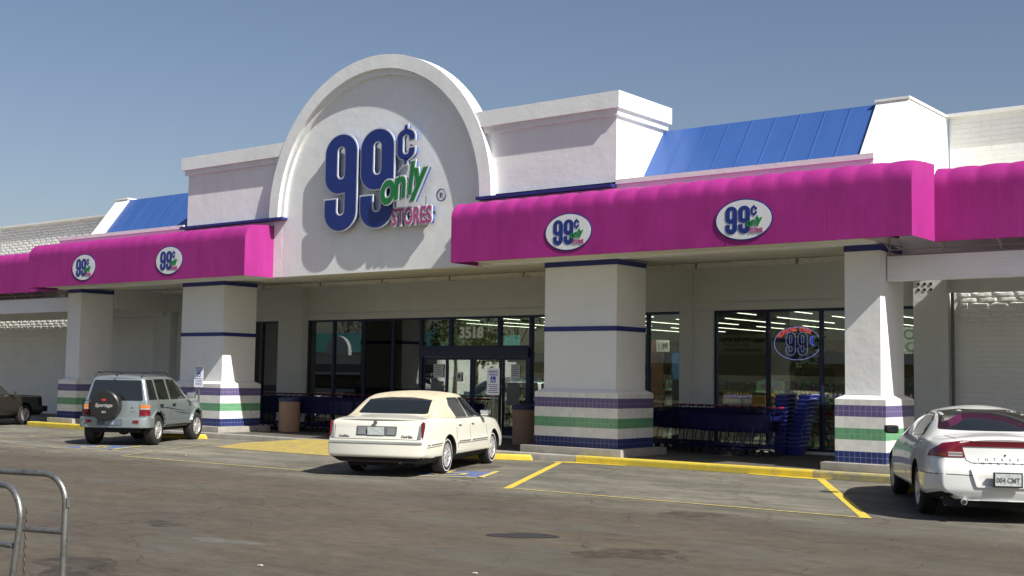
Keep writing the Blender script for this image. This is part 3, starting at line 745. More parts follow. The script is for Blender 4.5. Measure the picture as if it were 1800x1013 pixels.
for x0, x1, z0, z1, lb in ((-8.86, -8.5, 1.70, 2.07, 'upper white notice on the leftmost sliding door'), (-6.13, -5.83, 1.68, 2.08, 'white notice on the rightmost sliding door'), (-7.98, -7.79, 1.6, 1.85, 'small white sticker with a dark oval on the second sliding door')):
    y = W+.0235 if x0 < -8.4 or x0 > -6.3 else W-.034
    y = W+.046 if x0 < -8.4 or x0 > -6.3 else W-.009
    m = MB(); m.box(x0, x1, y-.003, y, z0, z1, 0)
    if x1-x0 < .2: m.lathe([(.05, -.001), (.0501, -.004)], 16, 'y', ((x0+x1)/2, y-.003, (z0+z1)/2+.02), 1)
    else:
        for kk in range(6): m.box(x0+.04, x1-.04-.05*(kk % 2), y-.0045, y-.003, z1-.05-kk*.05, z1-.035-kk*.05, 1)
    tag(m.make('door_notice', [m_signwhite, m_platedark]), lb, 'notice')
for x0, lb in ((-8.95, 'grey poster under the notice on the leftmost sliding door'), (-6.25, 'grey poster under the notice on the rightmost sliding door')):
    m = MB(); m.box(x0, x0+.42, W+.083-.04, W+.046, 1.0, 1.6); tag(m.make('door_poster', plain('poster_grey', (.2, .2, .19), .6)), lb, 'poster')
# neon sign
nx, nz, ny = 1.905, 2.60, W-.06
neon = thing('neon_sign', 'oval neon sign reading NOTHING OVER 99 cents in the right shop window', 'neon sign', (nx, W+.25, nz))
def NB(): return MB()
m = MB(); m.prism([(p, q) for p, q in ellipse(.60, .405)], 'y', .06, .08); m.make('backing', plain('neon_backing', (.005, .006, .012), .7), neon)
m = MB(); m.tube([(p, .03, q) for p, q in ellipse(.565, .372)], .009, 6, closed=True); m.make('oval_tube', m_neonv, neon)
n9 = nine()
def outl(loop, ox, oz, k, rad, mat, nm):
    m = MB(); pts = [(ox+p*k, .02, oz+q*k) for p, q in loop]; dd = [pts[0]]
    for p in pts[1:]:
        if (Vector(p)-Vector(dd[-1])).length > .012: dd.append(p)
    m.tube(dd, rad, 6, closed=True); return m.make(nm, mat, neon)
for ox in (-.27, .02):
    m = MB()
    for lp in n9:
        pts = [(ox+p*.205, .02, -.27+q*.215) for p, q in lp]; dd = [pts[0]]
        for p in pts[1:]:
            if (Vector(p)-Vector(dd[-1])).length > .012: dd.append(p)
        m.tube(dd, .0058, 6, closed=True)
    m.make('numeral_tube', m_neonv, neon)
m = MB(); m.tube([(.37+.055*math.cos(R(t)), .02, .06+.095*math.sin(R(t))) for t in range(50, 311, 20)], .016, 6); m.tube([(.37, .02, -.06), (.37, .02, .18)], .013, 6); m.make('cent_tube', m_neonb, neon)
m = MB(); word = 'NOTHING OVER'
for i, ch in enumerate(word):
    if ch == ' ': continue
    t = R(154-i*9.6); ex, ez = .455*math.cos(t), .26*math.sin(t)+.0; nrm = math.degrees(math.atan2(ez/.26**2, ex/.455**2))-90
    m.mesh(text_mesh(ch, .125, .004, .003, 0, 'CENTER', .92), T(ex, .02, ez+.02) @ UP @ RZ(nrm*.55))
m.make('lettering', m_neonr, neon)
# second neon, half hidden left of the left pillar window
m = MB(); neon2 = thing('neon_sign', 'oval neon sign half hidden behind the left pillar', 'neon sign', (-16.35, W+.25, nz))
for ch in neon.children: c_ = ch.copy(); COL.objects.link(c_); c_.parent = neon2

# shelves with goods just inside the right window
def shelf_unit(x0, x1, y, label, levels, zt):
    t = thing('display_shelf', label, 'shelf', (x0, y, .14))
    w_ = x1-x0
    for z in levels:
        m = MB(); m.box(0, w_, 0, .38, z-.02, z); m.tube([(0, -.01, z+.05), (w_, -.01, z+.05)], .004, 5); m.make('shelf_board', m_galv, t)
    for x in (0, w_-.03):
        m = MB(); m.box(x, x+.03, .38, .41, 0, zt); m.make('upright', m_galv, t)
    return t
goods_cols = [plain('goods_'+n, c, .35, var=.1) for n, c in (('white', (.7, .72, .7)), ('green', (.10, .42, .16)), ('yellow', (.62, .5, .08)), ('violet', (.30, .22, .5)), ('red', (.5, .06, .06)), ('teal', (.08, .36, .38)), ('pale_blue', (.35, .5, .66)))]
def bottle_mesh(mi):
    b = MB(); b.lathe([(.001, 0), (.042, 0), (.046, .02), (.046, .17), (.036, .20), (.018, .225), (.018, .25), (.001, .25)], 12, mi=0); b.lathe([(.0465, .05), (.0465, .14)], 12, mi=1, caps=False)
    b.lathe([(.021, .245), (.021, .275), (.001, .276)], 10, mi=2); return b
bp = []
for k, (c1_, c2_, c3_) in enumerate(((0, 1, 4), (1, 2, 0), (3, 0, 2), (2, 4, 0), (6, 0, 5), (5, 2, 0))):
    o = bottle_mesh(0).make('bottle', [goods_cols[c1_], goods_cols[c2_], goods_cols[c3_]]); bp.append(o); o.hide_render = False
placed = set()
def put(kind, x, y, z, lb, grp, s=1.):
    if kind in placed: o = bp[kind].copy(); COL.objects.link(o)
    else: o = bp[kind]; placed.add(kind)
    o.location = (x, y, z); o.scale = (s, s, s*random.uniform(.92, 1.05)); tag(o, lb, 'bottle', grp)
cn = ['white bottle with green label', 'green bottle with yellow label', 'violet bottle with white label', 'yellow bottle with red label', 'pale blue bottle with white label', 'teal bottle with yellow label']
shelf_unit(.95, 2.2, W+.55, 'wire shelf of bottled goods behind the basket stacks', (.12, .45, .78, 1.1), 1.45)
shelf_unit(2.26, 4.6, W+.55, 'wire shelf of bottled goods behind the last right window pane', (.12, .45, .78, 1.1), 1.45)
shelf_unit(-.3, .85, W+.75, 'low shelf of violet bottles behind the shopping trolleys', (.2, .6, 1.0), 1.1)
for sx0, sx1, lv, pref in ((1.0, 2.18, (.26, .59, .92, 1.24), 'on the wire shelf behind the basket stacks'), (2.32, 4.5, (.26, .59, .92, 1.24), 'on the wire shelf behind the last right window pane')):
    for li, z in enumerate(lv):
        kd = [4, 1, 0, 3][li] if sx0 < 2.2 else [5, 4, 3, 0][li]; x = sx0
        while x < sx1:
            kk = kd if random.random() < .7 else random.randrange(6)
            put(kk, x, W+.68, z+.001, cn[kk]+' '+pref, 'bottles '+pref, 1.); x += .108
for i in range(9): put(2, -.25+i*.085, W+.9, 1.141, 'violet bottle with white label on the low shelf behind the trolleys', 'violet bottles on the low shelf', 1.15)
m = MB()
for i in range(3): m.box(.52, .84, W+.8, W+1.05, 1.142+i*.085, 1.142+i*.085+.08)
tag(m.make('carton_pile', plain('orange_carton', (.45, .22, .05), .7)), 'pile of orange cartons beside the violet bottles in the window', 'cartons')
# rows of shelving deep in the shop
m_goods = N('mixed_goods'); v = m_goods.n('ShaderNodeTexVoronoi'); v.inputs['Scale'].default_value = 7; m_goods.l(m_goods.pos((1, 1, 1.6)), v.inputs['Vector'])
hs = m_goods.n('ShaderNodeHueSaturation'); hs.inputs['Saturation'].default_value = .8; hs.inputs['Value'].default_value = .38; m_goods.l(v.outputs['Color'], hs.inputs['Color']); m_goods.set(col=hs.outputs[0], rough=.6); m_goods = m_goods.m
gon = None
k_ = 0
for x in (-17.5, -14.8, -12.0, -9.2, -6.2, -3.4, -.6, 2.2):
    for y in (8.2, 16.0):
        if x < -12.5 and y < 10: continue
        if gon is None:
            gon = thing('aisle_shelving', '', 'shelving', (x, y, .14)); b = MB(); b.box(-.45, .45, 0, 6, 0, .12); b.box(-.03, .03, 0, 6, .12, 1.75)
            for z in (.5, .9, 1.3): b.box(-.42, .42, 0, 6, z, z+.02)
            b.make('gondola_frame', m_tubeoff, gon)
            b = MB(); rr = random.Random(3)
            for z in (.12, .52, .92, 1.32):
                yy = .05
                while yy < 5.9:
                    wd = rr.uniform(.12, .35); hh = rr.uniform(.16, .33); b.box(-.40, -.05, yy, yy+wd, z+.001, z+hh); b.box(.05, .40, yy, yy+wd, z+.001, z+hh*rr.uniform(.7, 1)); yy += wd+.03
            g_ = b.make('packed_goods', m_goods, gon); g_['kind'] = 'stuff'; r = gon
        else: r = dup(gon, (x, y, .14), 0)
        r['label'] = 'long aisle shelving full of mixed goods inside the dim shop'; r['group'] = 'aisle shelving in the shop'
r = dup(gon, (-13.0, 8.0, .14), R(90)); r['label'] = 'shelving of mixed goods along the added olive partition behind the left windows'; r['group'] = 'aisle shelving along the partition'
# checkout counters seen low through the glass on the left
cc = None
for i, x in enumerate((-12.9, -11.3, -9.9)):
    if cc is None:
        cc = thing('checkout_counter', '', 'counter', (x, 6.0, .14)); b = MB(); b.box(0, .8, 0, 1.8, 0, .85); b.box(-.03, .83, -.03, 1.83, .85, .9); b.make('counter_body', m_tubeoff, cc); b = MB(); b.box(.5, .75, .3, .6, .901, 1.25); b.make('till', m_black, cc); r = cc
    else: r = dup(cc, (x, 6.0, .14), 0)
    r['label'] = ['leftmost', 'middle', 'rightmost'][i]+' of the three pale checkout counters behind the left windows'; r['group'] = 'checkout counters'

# ------------------------------------------------------------------ brick wings
def wing(x0, x1, s, lab):
    m = MB(); m.box(x0, x1, 4.1, 4.4, .0, 7.27); o = m.make('block_wall', m_brick, store)
    c = MB(); c.box(x0, x1, 3.96, 4.44, 7.272, 7.33); c.make('wall_coping', m_smooth, o)
    b = MB(); a_, b_ = (x0, x1)
    # rough blocks standing proud of the wall where light rakes it
    rb = MB(); rr = random.Random(int(x0)); xa, xb = (x0+.17, x0+4.5) if s > 0 else (x1-11, x1-.95)
    for row in list(range(7))+([-1]+list(range(25, 40)) if s < 0 else []):
        if row == -1: rb.make('rough_blocks', m_smooth, o, angle=25); rb = MB(); continue
        z = 2.98+row*.105; x = xa-(.2 if row % 2 else 0)
        while x < xb:
            L = rr.uniform(.36, .46); g_ = .010; n_ = 7; top_, bot_ = [], []; x_0 = max(x, xa)
            if x+L-x_0 > .06:
                cols = []
                for i in range(n_+1):
                    u = i/n_; xx = x_0+g_+(x+L-g_-x_0-g_)*u; e = min(u, 1-u)*n_; bul = .022 if e >= 1 else .004+.018*e
                    cols.append([rb.b.verts.new((xx, 4.1-(bul if 0 < j < 3 else .0)*(1+rr.uniform(-.3, .3))-rr.uniform(0, .007)*(0 < j < 3), z+(.006, .028, .078, .099)[j]+rr.uniform(-.004, .004))) for j in range(4)])
                for A, B in zip(cols, cols[1:]):
                    for j in range(3): rb.b.faces.new((A[j], B[j], B[j+1], A[j+1]))
            x += L
    rb.make('rough_blocks', m_smooth, o, angle=25)
    b.box(a_+(.0 if s < 0 else .06), b_, .42, .60, 3.595, 4.045); b.make('timber_beam', m_beam, store)
    l = MB(); l.box(a_, b_, 3.80, 3.945, 3.60, 3.99); l.make('ledger_board', m_shade, store)
    k = MB(); k.box(a_, b_, .602, 3.8, 3.96, 4.015); k.make('canopy_deck', m_soffit, store)
    # awning frame
    f = MB(); n = int((x1-x0)/1.0)
    for i in range(n+1):
        x = x0+.08+i*.99
        f.tube([(x, .50, 4.045), (x, .50, 4.9)], .02, 6); f.tube([(x, .5, 4.16), (x, .25, 4.27)], .014, 6)
    f.tube([(x0, .50, 4.17), (x1, .50, 4.17)], .012, 6); f.tube([(x0, .48, 4.062), (x1, .48, 4.062)], .018, 6)
    f.make('awning_frame', plain('frame_pinkish_grey', (.42, .34, .33), .6), store)
    bd = MB(); bd.box(x0, x1, 1.2, 1.24, 4.02, 5.6); bd.make('awning_backing_board', m_smooth, store)
wing(5.50, 40, 1, '')
wing(-48, -20.66, -1, '')
m = MB(); m.box(-21.3, -20.4, 3.93, 4.19, .13, 4.3); m.make('pilaster', m_shade, store)
# bulkhead beams along the canopy ends
m = MB(); m.box(-19.9, -19.7, 1.3, W-.001, 3.72, 4.33); m.make('end_beam', m_shade, store)
m = MB(); m.box(5.50, 5.58, 3.6, 3.9, 3.62, 3.95)
for i in range(3):
    for j in range(2): m.box(4.86+.13*i, 4.91+.13*i, W-.292, W-.281, 3.66+.12*j, 3.71+.12*j, 1)
m.make('bolt_plate', [m_shade, m_black], store)
# ------------------------------------------------------------------ vehicles
def interp(tab, x):
    """smooth monotone cubic through (x, v) pairs"""
    if x <= tab[0][0]: return tab[0][1]
    if x >= tab[-1][0]: return tab[-1][1]
    n = len(tab); i = max(k for k in range(n-1) if tab[k][0] <= x)
    def sl(k):
        if k <= 0 or k >= n-1: return 0 if k <= 0 and False else ((tab[1][1]-tab[0][1])/(tab[1][0]-tab[0][0]) if k <= 0 else (tab[-1][1]-tab[-2][1])/(tab[-1][0]-tab[-2][0]))
        a_ = (tab[k][1]-tab[k-1][1])/(tab[k][0]-tab[k-1][0]); b_ = (tab[k+1][1]-tab[k][1])/(tab[k+1][0]-tab[k][0])
        return 0 if a_*b_ <= 0 else 2*a_*b_/(a_+b_)
    h = tab[i+1][0]-tab[i][0]; t = (x-tab[i][0])/h; m0, m1 = sl(i)*h, sl(i+1)*h; p0, p1 = tab[i][1], tab[i+1][1]
    return (2*t**3-3*t**2+1)*p0+(t**3-2*t**2+t)*m0+(-2*t**3+3*t**2)*p1+(t**3-t**2)*m1
def round_poly(P, rad, seg=4):
    """round interior corners of an open polyline; rad per point"""
    out = [P[0]]
    for i in range(1, len(P)-1):
        a_, b_, c_ = Vector(P[i-1]), Vector(P[i]), Vector(P[i+1]); r = rad[i]
        d1, d2 = (a_-b_), (c_-b_); l1, l2 = d1.length, d2.length
        q = min(r, l1*.48, l2*.48); p1 = b_+d1*(q/max(l1, 1e-6)); p2 = b_+d2*(q/max(l2, 1e-6))
        for k in range(seg+1):
            t = k/seg; out.append(tuple((1-t)**2*p1+2*t*(1-t)*b_+t*t*p2))
    out.append(P[-1]); return out
def car_body(d, step=.045):
    """loft; returns mesh in car space: x forward from the rear axle, y left, z up"""
    x0, x1 = d['x']; T_ = d['tab']; b = bmesh.new(); xs = []; x = x0
    n = int((x1-x0)/step); xs = [x0+(x1-x0)*i/n for i in range(n+1)]
    xs = [x0, x0+.006, x0+.018]+xs[1:-1]+[x1-.018, x1-.006, x1]
    rows = []
    for x in xs:
        g_ = {k: interp(T_[k], x) for k in T_}
        zb, zr, Wm, Wb, zs, Ws, zt, zte, Wt = (g_[k] for k in ('zbot', 'zrock', 'W', 'Wbot', 'zsh', 'Wsh', 'ztop', 'zte', 'Wte'))
        zm = g_.get('zmid', .55)
        P = [(0, zb), (Wb*.9, zb), (Wb, zb+.05), (Wm-.012, zr), (Wm, zm), (Ws+ (Wm-Ws)*.45, zs-.09), (Ws, zs), (Wt, zte), (0, zt)]
        # end shrink for rounded nose and tail corners in plan
        e = min((x-x0), (x1-x))
        er = d.get('plan_r', .10) if x-x0 < x1-x else d.get('plan_rf', .2); k = 1
        if e < er: k = 1-(d.get('plan_in', .06) if x-x0 < x1-x else d.get('plan_inf', .14))*(1-math.sqrt(max(0, 1-(1-e/er)**2)))
        P = [(y*k, z) for y, z in P]
        rad = [0, .05, .04, .08, .3, .12, d.get('r_sh', .04), d.get('r_rf', .12), 0]
        H = round_poly(P, rad)
        # crown on last segment (roof / bonnet): add points
        p, q = H[-2], H[-1]; ext = []
        for i in range(1, 8):
            t = i/8; ext.append((p[0]+(q[0]-p[0])*t, p[1]+(q[1]-p[1])*(1-(1-t)**2)))
        H = H[:-1]+ext+[q]
        rows.append((x, H))
    def dx(x, z):
        o = 0
        f = d.get('rear_dx')
        if f:
            wq = max(0, 1-(x-x0)/d.get('rear_len', .5)); o += interp(f, z)*wq*wq
        f = d.get('front_dx')
        if f:
            wq = max(0, 1-(x1-x)/d.get('front_len', .6)); o -= interp(f, z)*wq*wq
        return o
    V = []
    for x, H in rows:
        full = [(-y, z) for y, z in H[::-1]][:-1] + [(y, z) for y, z in H]      # right top ... bottom ... left top ; closed at top centre
        bow = d.get('bow', .05)
        ring_ = []
        for y, z in full[:-1]:
            e0 = max(0, 1-(x-x0)/.5); e1 = max(0, 1-(x1-x)/.7)
            xx = x+dx(x, z)+bow*e0*(y/.9)**2-0*e1
            xx -= d.get('bowf', .16)*e1*(y/.9)**2
            ring_.append(b.verts.new((xx, y, z)))
        V.append(ring_)
    m_ = len(V[0])
    for A, B in zip(V, V[1:]):
        for k in range(m_):
            b.faces.new((A[k], A[(k+1) % m_], B[(k+1) % m_], B[k]))
    # end caps as horizontal strips (matching left and right points)
    hn = len(rows[0][1])
    for ring_ in (V[0], V[-1]):
        # index of point j on right = j (0 = top centre), left = m_-j
        for j in range(0, hn-1):
            a_, b2 = ring_[j], ring_[j+1]; c_, d2 = ring_[(m_-j-1) % m_], ring_[(m_-j) % m_]
            vs = []
            for v_ in (a_, b2, c_, d2):
                if v_ not in vs: vs.append(v_)
            if len(vs) >= 3:
                try: b.faces.new(vs)
                except ValueError: pass
    bmesh.ops.recalc_face_normals(b, faces=b.faces[:])
    return b
def boolean_cut(me, cutters):
    ob = bpy.data.objects.new('tmpb', me); COL.objects.link(ob); cs = []
    for cm in cutters:
        c = bpy.data.objects.new('tmpc', cm); COL.objects.link(c); md = ob.modifiers.new('b', 'BOOLEAN'); md.object = c; md.operation = 'DIFFERENCE'; md.solver = 'EXACT'; cs.append(c)
    dg = bpy.context.evaluated_depsgraph_get(); out = bpy.data.meshes.new_from_object(ob.evaluated_get(dg))
    for c in cs: bpy.data.objects.remove(c)
    bpy.data.objects.remove(ob); return out
class Skin:
    """projects flat outlines on to a body mesh"""
    def __init__(s, me):
        b = bmesh.new(); b.from_mesh(me); s.bvh = BVHTree.FromBMesh(b); b.free()
    def patch(s, side, poly, off=.004, thick=.006, res=.05, mi=0, mb=None):
        b = bmesh.new(); vs = [b.verts.new((p[0], p[1], 0)) for p in poly]; b.faces.new(vs)
        xs = [p[0] for p in poly]; ys = [p[1] for p in poly]
        for ax, (lo, hi) in enumerate(((min(xs), max(xs)), (min(ys), max(ys)))):
            n = int((hi-lo)/res)
            for i in range(1, n+1):
                t = lo+(hi-lo)*i/(n+1); co = (t, 0, 0) if ax == 0 else (0, t, 0); no = (1, 0, 0) if ax == 0 else (0, 1, 0)
                bmesh.ops.bisect_plane(b, geom=b.verts[:]+b.edges[:]+b.faces[:], plane_co=co, plane_no=no, dist=1e-5)
        cfg = {'R': (lambda u, v: Vector((u, -3, v)), Vector((0, 1, 0))), 'L': (lambda u, v: Vector((u, 3, v)), Vector((0, -1, 0))),
               'rear': (lambda u, v: Vector((-4, u, v)), Vector((1, 0, 0))), 'front': (lambda u, v: Vector((8, u, v)), Vector((-1, 0, 0))),
               'top': (lambda u, v: Vector((u, v, 4)), Vector((0, 0, -1)))}[side]
        ok = {}
        for v_ in b.verts:
            o_ = cfg[0](v_.co.x, v_.co.y); hit, nrm, idx, dist = s.bvh.ray_cast(o_, cfg[1])
            if hit is None: ok[v_] = None; continue
            if nrm.dot(cfg[1]) > 0: nrm = -nrm
            ok[v_] = (hit.copy(), nrm.copy())
        bad = [v_ for v_ in b.verts if ok[v_] is None]
        pos = {v_: ok[v_] for v_ in b.verts if ok[v_]}
        for v_ in bad: del ok[v_]
        bmesh.ops.delete(b, geom=bad, context='VERTS')
        up = {}; b.normal_update()
        for v_ in b.verts: hit, nrm = pos[v_]; up[v_] = hit-cfg[1]*off*1.0+nrm*off*.3
        dn = {v_: pos[v_][0]-cfg[1]*(off-thick) for v_ in b.verts}
        tgt = mb.b
        top = {v_: tgt.verts.new(up[v_]) for v_ in b.verts}; bot = {}
        for e in b.edges:
            if len(e.link_faces) == 1:
                for v_ in e.verts:
                    if v_ not in bot: bot[v_] = tgt.verts.new(dn[v_])
        for f in b.faces:
            nf = tgt.faces.new([top[v_] for v_ in f.verts]); nf.material_index = mi; nf.smooth = True
        for e in b.edges:
            if len(e.link_faces) == 1:
                v1, v2 = e.verts; nf = tgt.faces.new((top[v1], top[v2], bot[v2], bot[v1])); nf.material_index = mi
        b.free()
def rpoly(P, r, seg=4):
    out = []; n = len(P)
    for i in range(n):
        a_, b_, c_ = Vector(P[i-1]), Vector(P[i]), Vector(P[(i+1) % n]); d1, d2 = a_-b_, c_-b_; q = min(r, d1.length*.45, d2.length*.45)
        p1, p2 = b_+d1.normalized()*q, b_+d2.normalized()*q
        for k in range(seg+1):
            t = k/seg; out.append(tuple((1-t)**2*p1+2*t*(1-t)*b_+t*t*p2))
    return out
def decal(sk, name, side, polys, mat, parent, off=.004, thick=.008, res=.05, lab=None):
    m = MB()
    for P in polys: sk.patch(side, P, off, thick, res, 0, m)
    o = m.make(name, mat, parent, angle=50, recalc=True)
    if lab: o['label'] = lab
    return o
def strip(p, q, w_):
    p, q = Vector(p), Vector(q); n = (q-p).normalized(); n = Vector((-n.y, n.x))*w_/2; return [tuple(p+n), tuple(q+n), tuple(q-n), tuple(p-n)]
def polyline_strips(P, w_): return [strip(a_, b_, w_) for a_, b_ in zip(P, P[1:])]
def build_wheel(style, r, wd, rr):
    t = MB(); h = wd/2
    t.lathe([(rr-.01, -h+.02), (rr+.01, -h), (r-.05, -h-.004), (r-.012, -h+.02), (r, -h+.045), (r, h-.045), (r-.012, h-.02), (r-.05, h+.004), (rr+.01, h), (rr-.01, h-.02)], 40, 'y', mi=0, caps=False)
    for gx in (-.05, 0, .05):
        t.lathe([(r+.001, gx-.004), (r+.001, gx+.004)], 40, 'y', mi=1, caps=False)
    if style == 'cream':
        for sg in (-1, 1): t.lathe([(rr+.052, sg*(h+.0045)), (rr+.066, sg*(h+.0045))], 40, 'y', mi=2, caps=False)
    return t
def rim_mesh(style, rr, h, sg):
    """outer face at y = sg*h"""
    m = MB(); y = lambda v: sg*v
    m.lathe([(rr, y(h)), (rr-.012, y(h+.002)), (rr-.03, y(h-.02)), (rr-.035, y(-h+.03)), (rr, y(-h+.02))], 40, 'y', mi=0, caps=False)
    m.lathe([(rr-.034, y(h-.075)), (.001, y(h-.08))], 32, 'y', mi=1, caps=False)
    nsp, w0, w1 = {'suv': (5, .062, .075), 'cream': (11, .020, .046), 'white': (5, .075, .05), 'dark': (16, .012, .03)}[style]
    for i in range(nsp):
        a0 = 2*math.pi*i/nsp
        M = Matrix.Rotation(a0, 4, 'Y')
        pts = []
        for r_, ww, hh in ((.05, w0*.8, h-.028), (rr*.55, w0, h-.022), (rr-.02, w1, h-.012)):
            pts.append([M @ Vector((r_, y(hh), -ww)), M @ Vector((r_, y(hh+.010), 0)), M @ Vector((r_, y(hh), ww)), M @ Vector((r_, y(hh-.03), 0))])
        for A, B in zip(pts, pts[1:]):
            va = [m.b.verts.new(p) for p in A]; vb = [m.b.verts.new(p) for p in B]
            for k in range(4): m.b.faces.new((va[k], va[(k+1) % 4], vb[(k+1) % 4], vb[k]))
    m.lathe([(.075 if style != 'cream' else .06, y(h-.035)), (.07 if style != 'cream' else .058, y(h-.005)), (.03, y(h)), (.001, y(h+.001))], 20, 'y', mi=0, caps=False)
    return m
def add_wheels(root, style, r, wd, rr, wb, tr, trf=None, steer=0):
    tm = build_wheel(style, r, wd, rr); to = None
    for x, sg in ((0, -1), (0, 1), (wb, -1), (wb, 1)):
        if to is None: to = tm.make('wheel', [m_rubber, m_black, m_signwhite], root, angle=40); o = to
        else: o = to.copy(); COL.objects.link(o)
        o.location = (x, sg*(tr-wd/2), r-.004)
        if x > 0 and steer: o.rotation_euler = (0, 0, R(steer))
        rm = rim_mesh(style, rr, wd/2, sg).make('rim', [m_alloy, m_dark], o, angle=30)
def common(root, d, me, paintmat, wb, r_arch, zc, W_):
    cut = []
    for x in (0, wb):
        for sg in (-1, 1):
            c = MB(); c.lathe([(r_arch, sg*(W_-.30)), (r_arch, sg*(W_+.3))], 40, 'y', (x, 0, zc)); bmesh.ops.recalc_face_normals(c.b, faces=c.b.faces[:])
            mm = bpy.data.meshes.new('c'); c.b.to_mesh(mm); c.b.free(); cut.append(mm)
    out = boolean_cut(me, cut)
    return out
def mk_body(root, d, mats, split=None):
    b = car_body(d); me = bpy.data.meshes.new('body'); b.to_mesh(me); b.free()
    full = me.copy()
    out = common(root, d, me, None, d['wb'], d['arch_r'], d['arch_z'], d['cutW'])
    for p in out.polygons: p.use_smooth = True
    out.set_sharp_from_angle(angle=R(d.get('sharp', 32)))
    out.name = 'body'; out.materials.clear()
    for p in out.polygons:
        p.material_index = 0; c = p.center
        for x in (0, d['wb']):
            if abs(c.y) > d['cutW']-.31:
                q = math.hypot(c.x-x, c.z-d['arch_z'])
                if abs(q-d['arch_r']) < .012 and abs(p.normal.y) < .3 and abs(c.y) < interp(d['tab']['W'], x)-.004: p.material_index = 1
                if abs(abs(c.y)-(d['cutW']-.30)) < .004 and q < d['arch_r']: p.material_index = 1
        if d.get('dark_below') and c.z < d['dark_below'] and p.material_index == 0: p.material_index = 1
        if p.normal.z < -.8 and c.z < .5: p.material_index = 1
    for m_ in mats+[m_dark]: out.materials.append(m_)
    o = bpy.data.objects.new('body', out); COL.objects.link(o); o.parent = root
    # inner arches
    for x in (0, d['wb']):
        for sg in (-1, 1):
            pass
    return o, Skin(full), Skin(out)
def place_car(root, X, Y, hdg, s=1.):
    root.location = (X, Y, .004); root.rotation_euler = (0, 0, R(90+hdg)); root.scale = (s, s, s)
def both(polys): return polys
def mirror_obj(name, mk, mat, parent, **kw):
    for sg in (-1, 1): mk(sg).make(name, mat, parent, **kw)

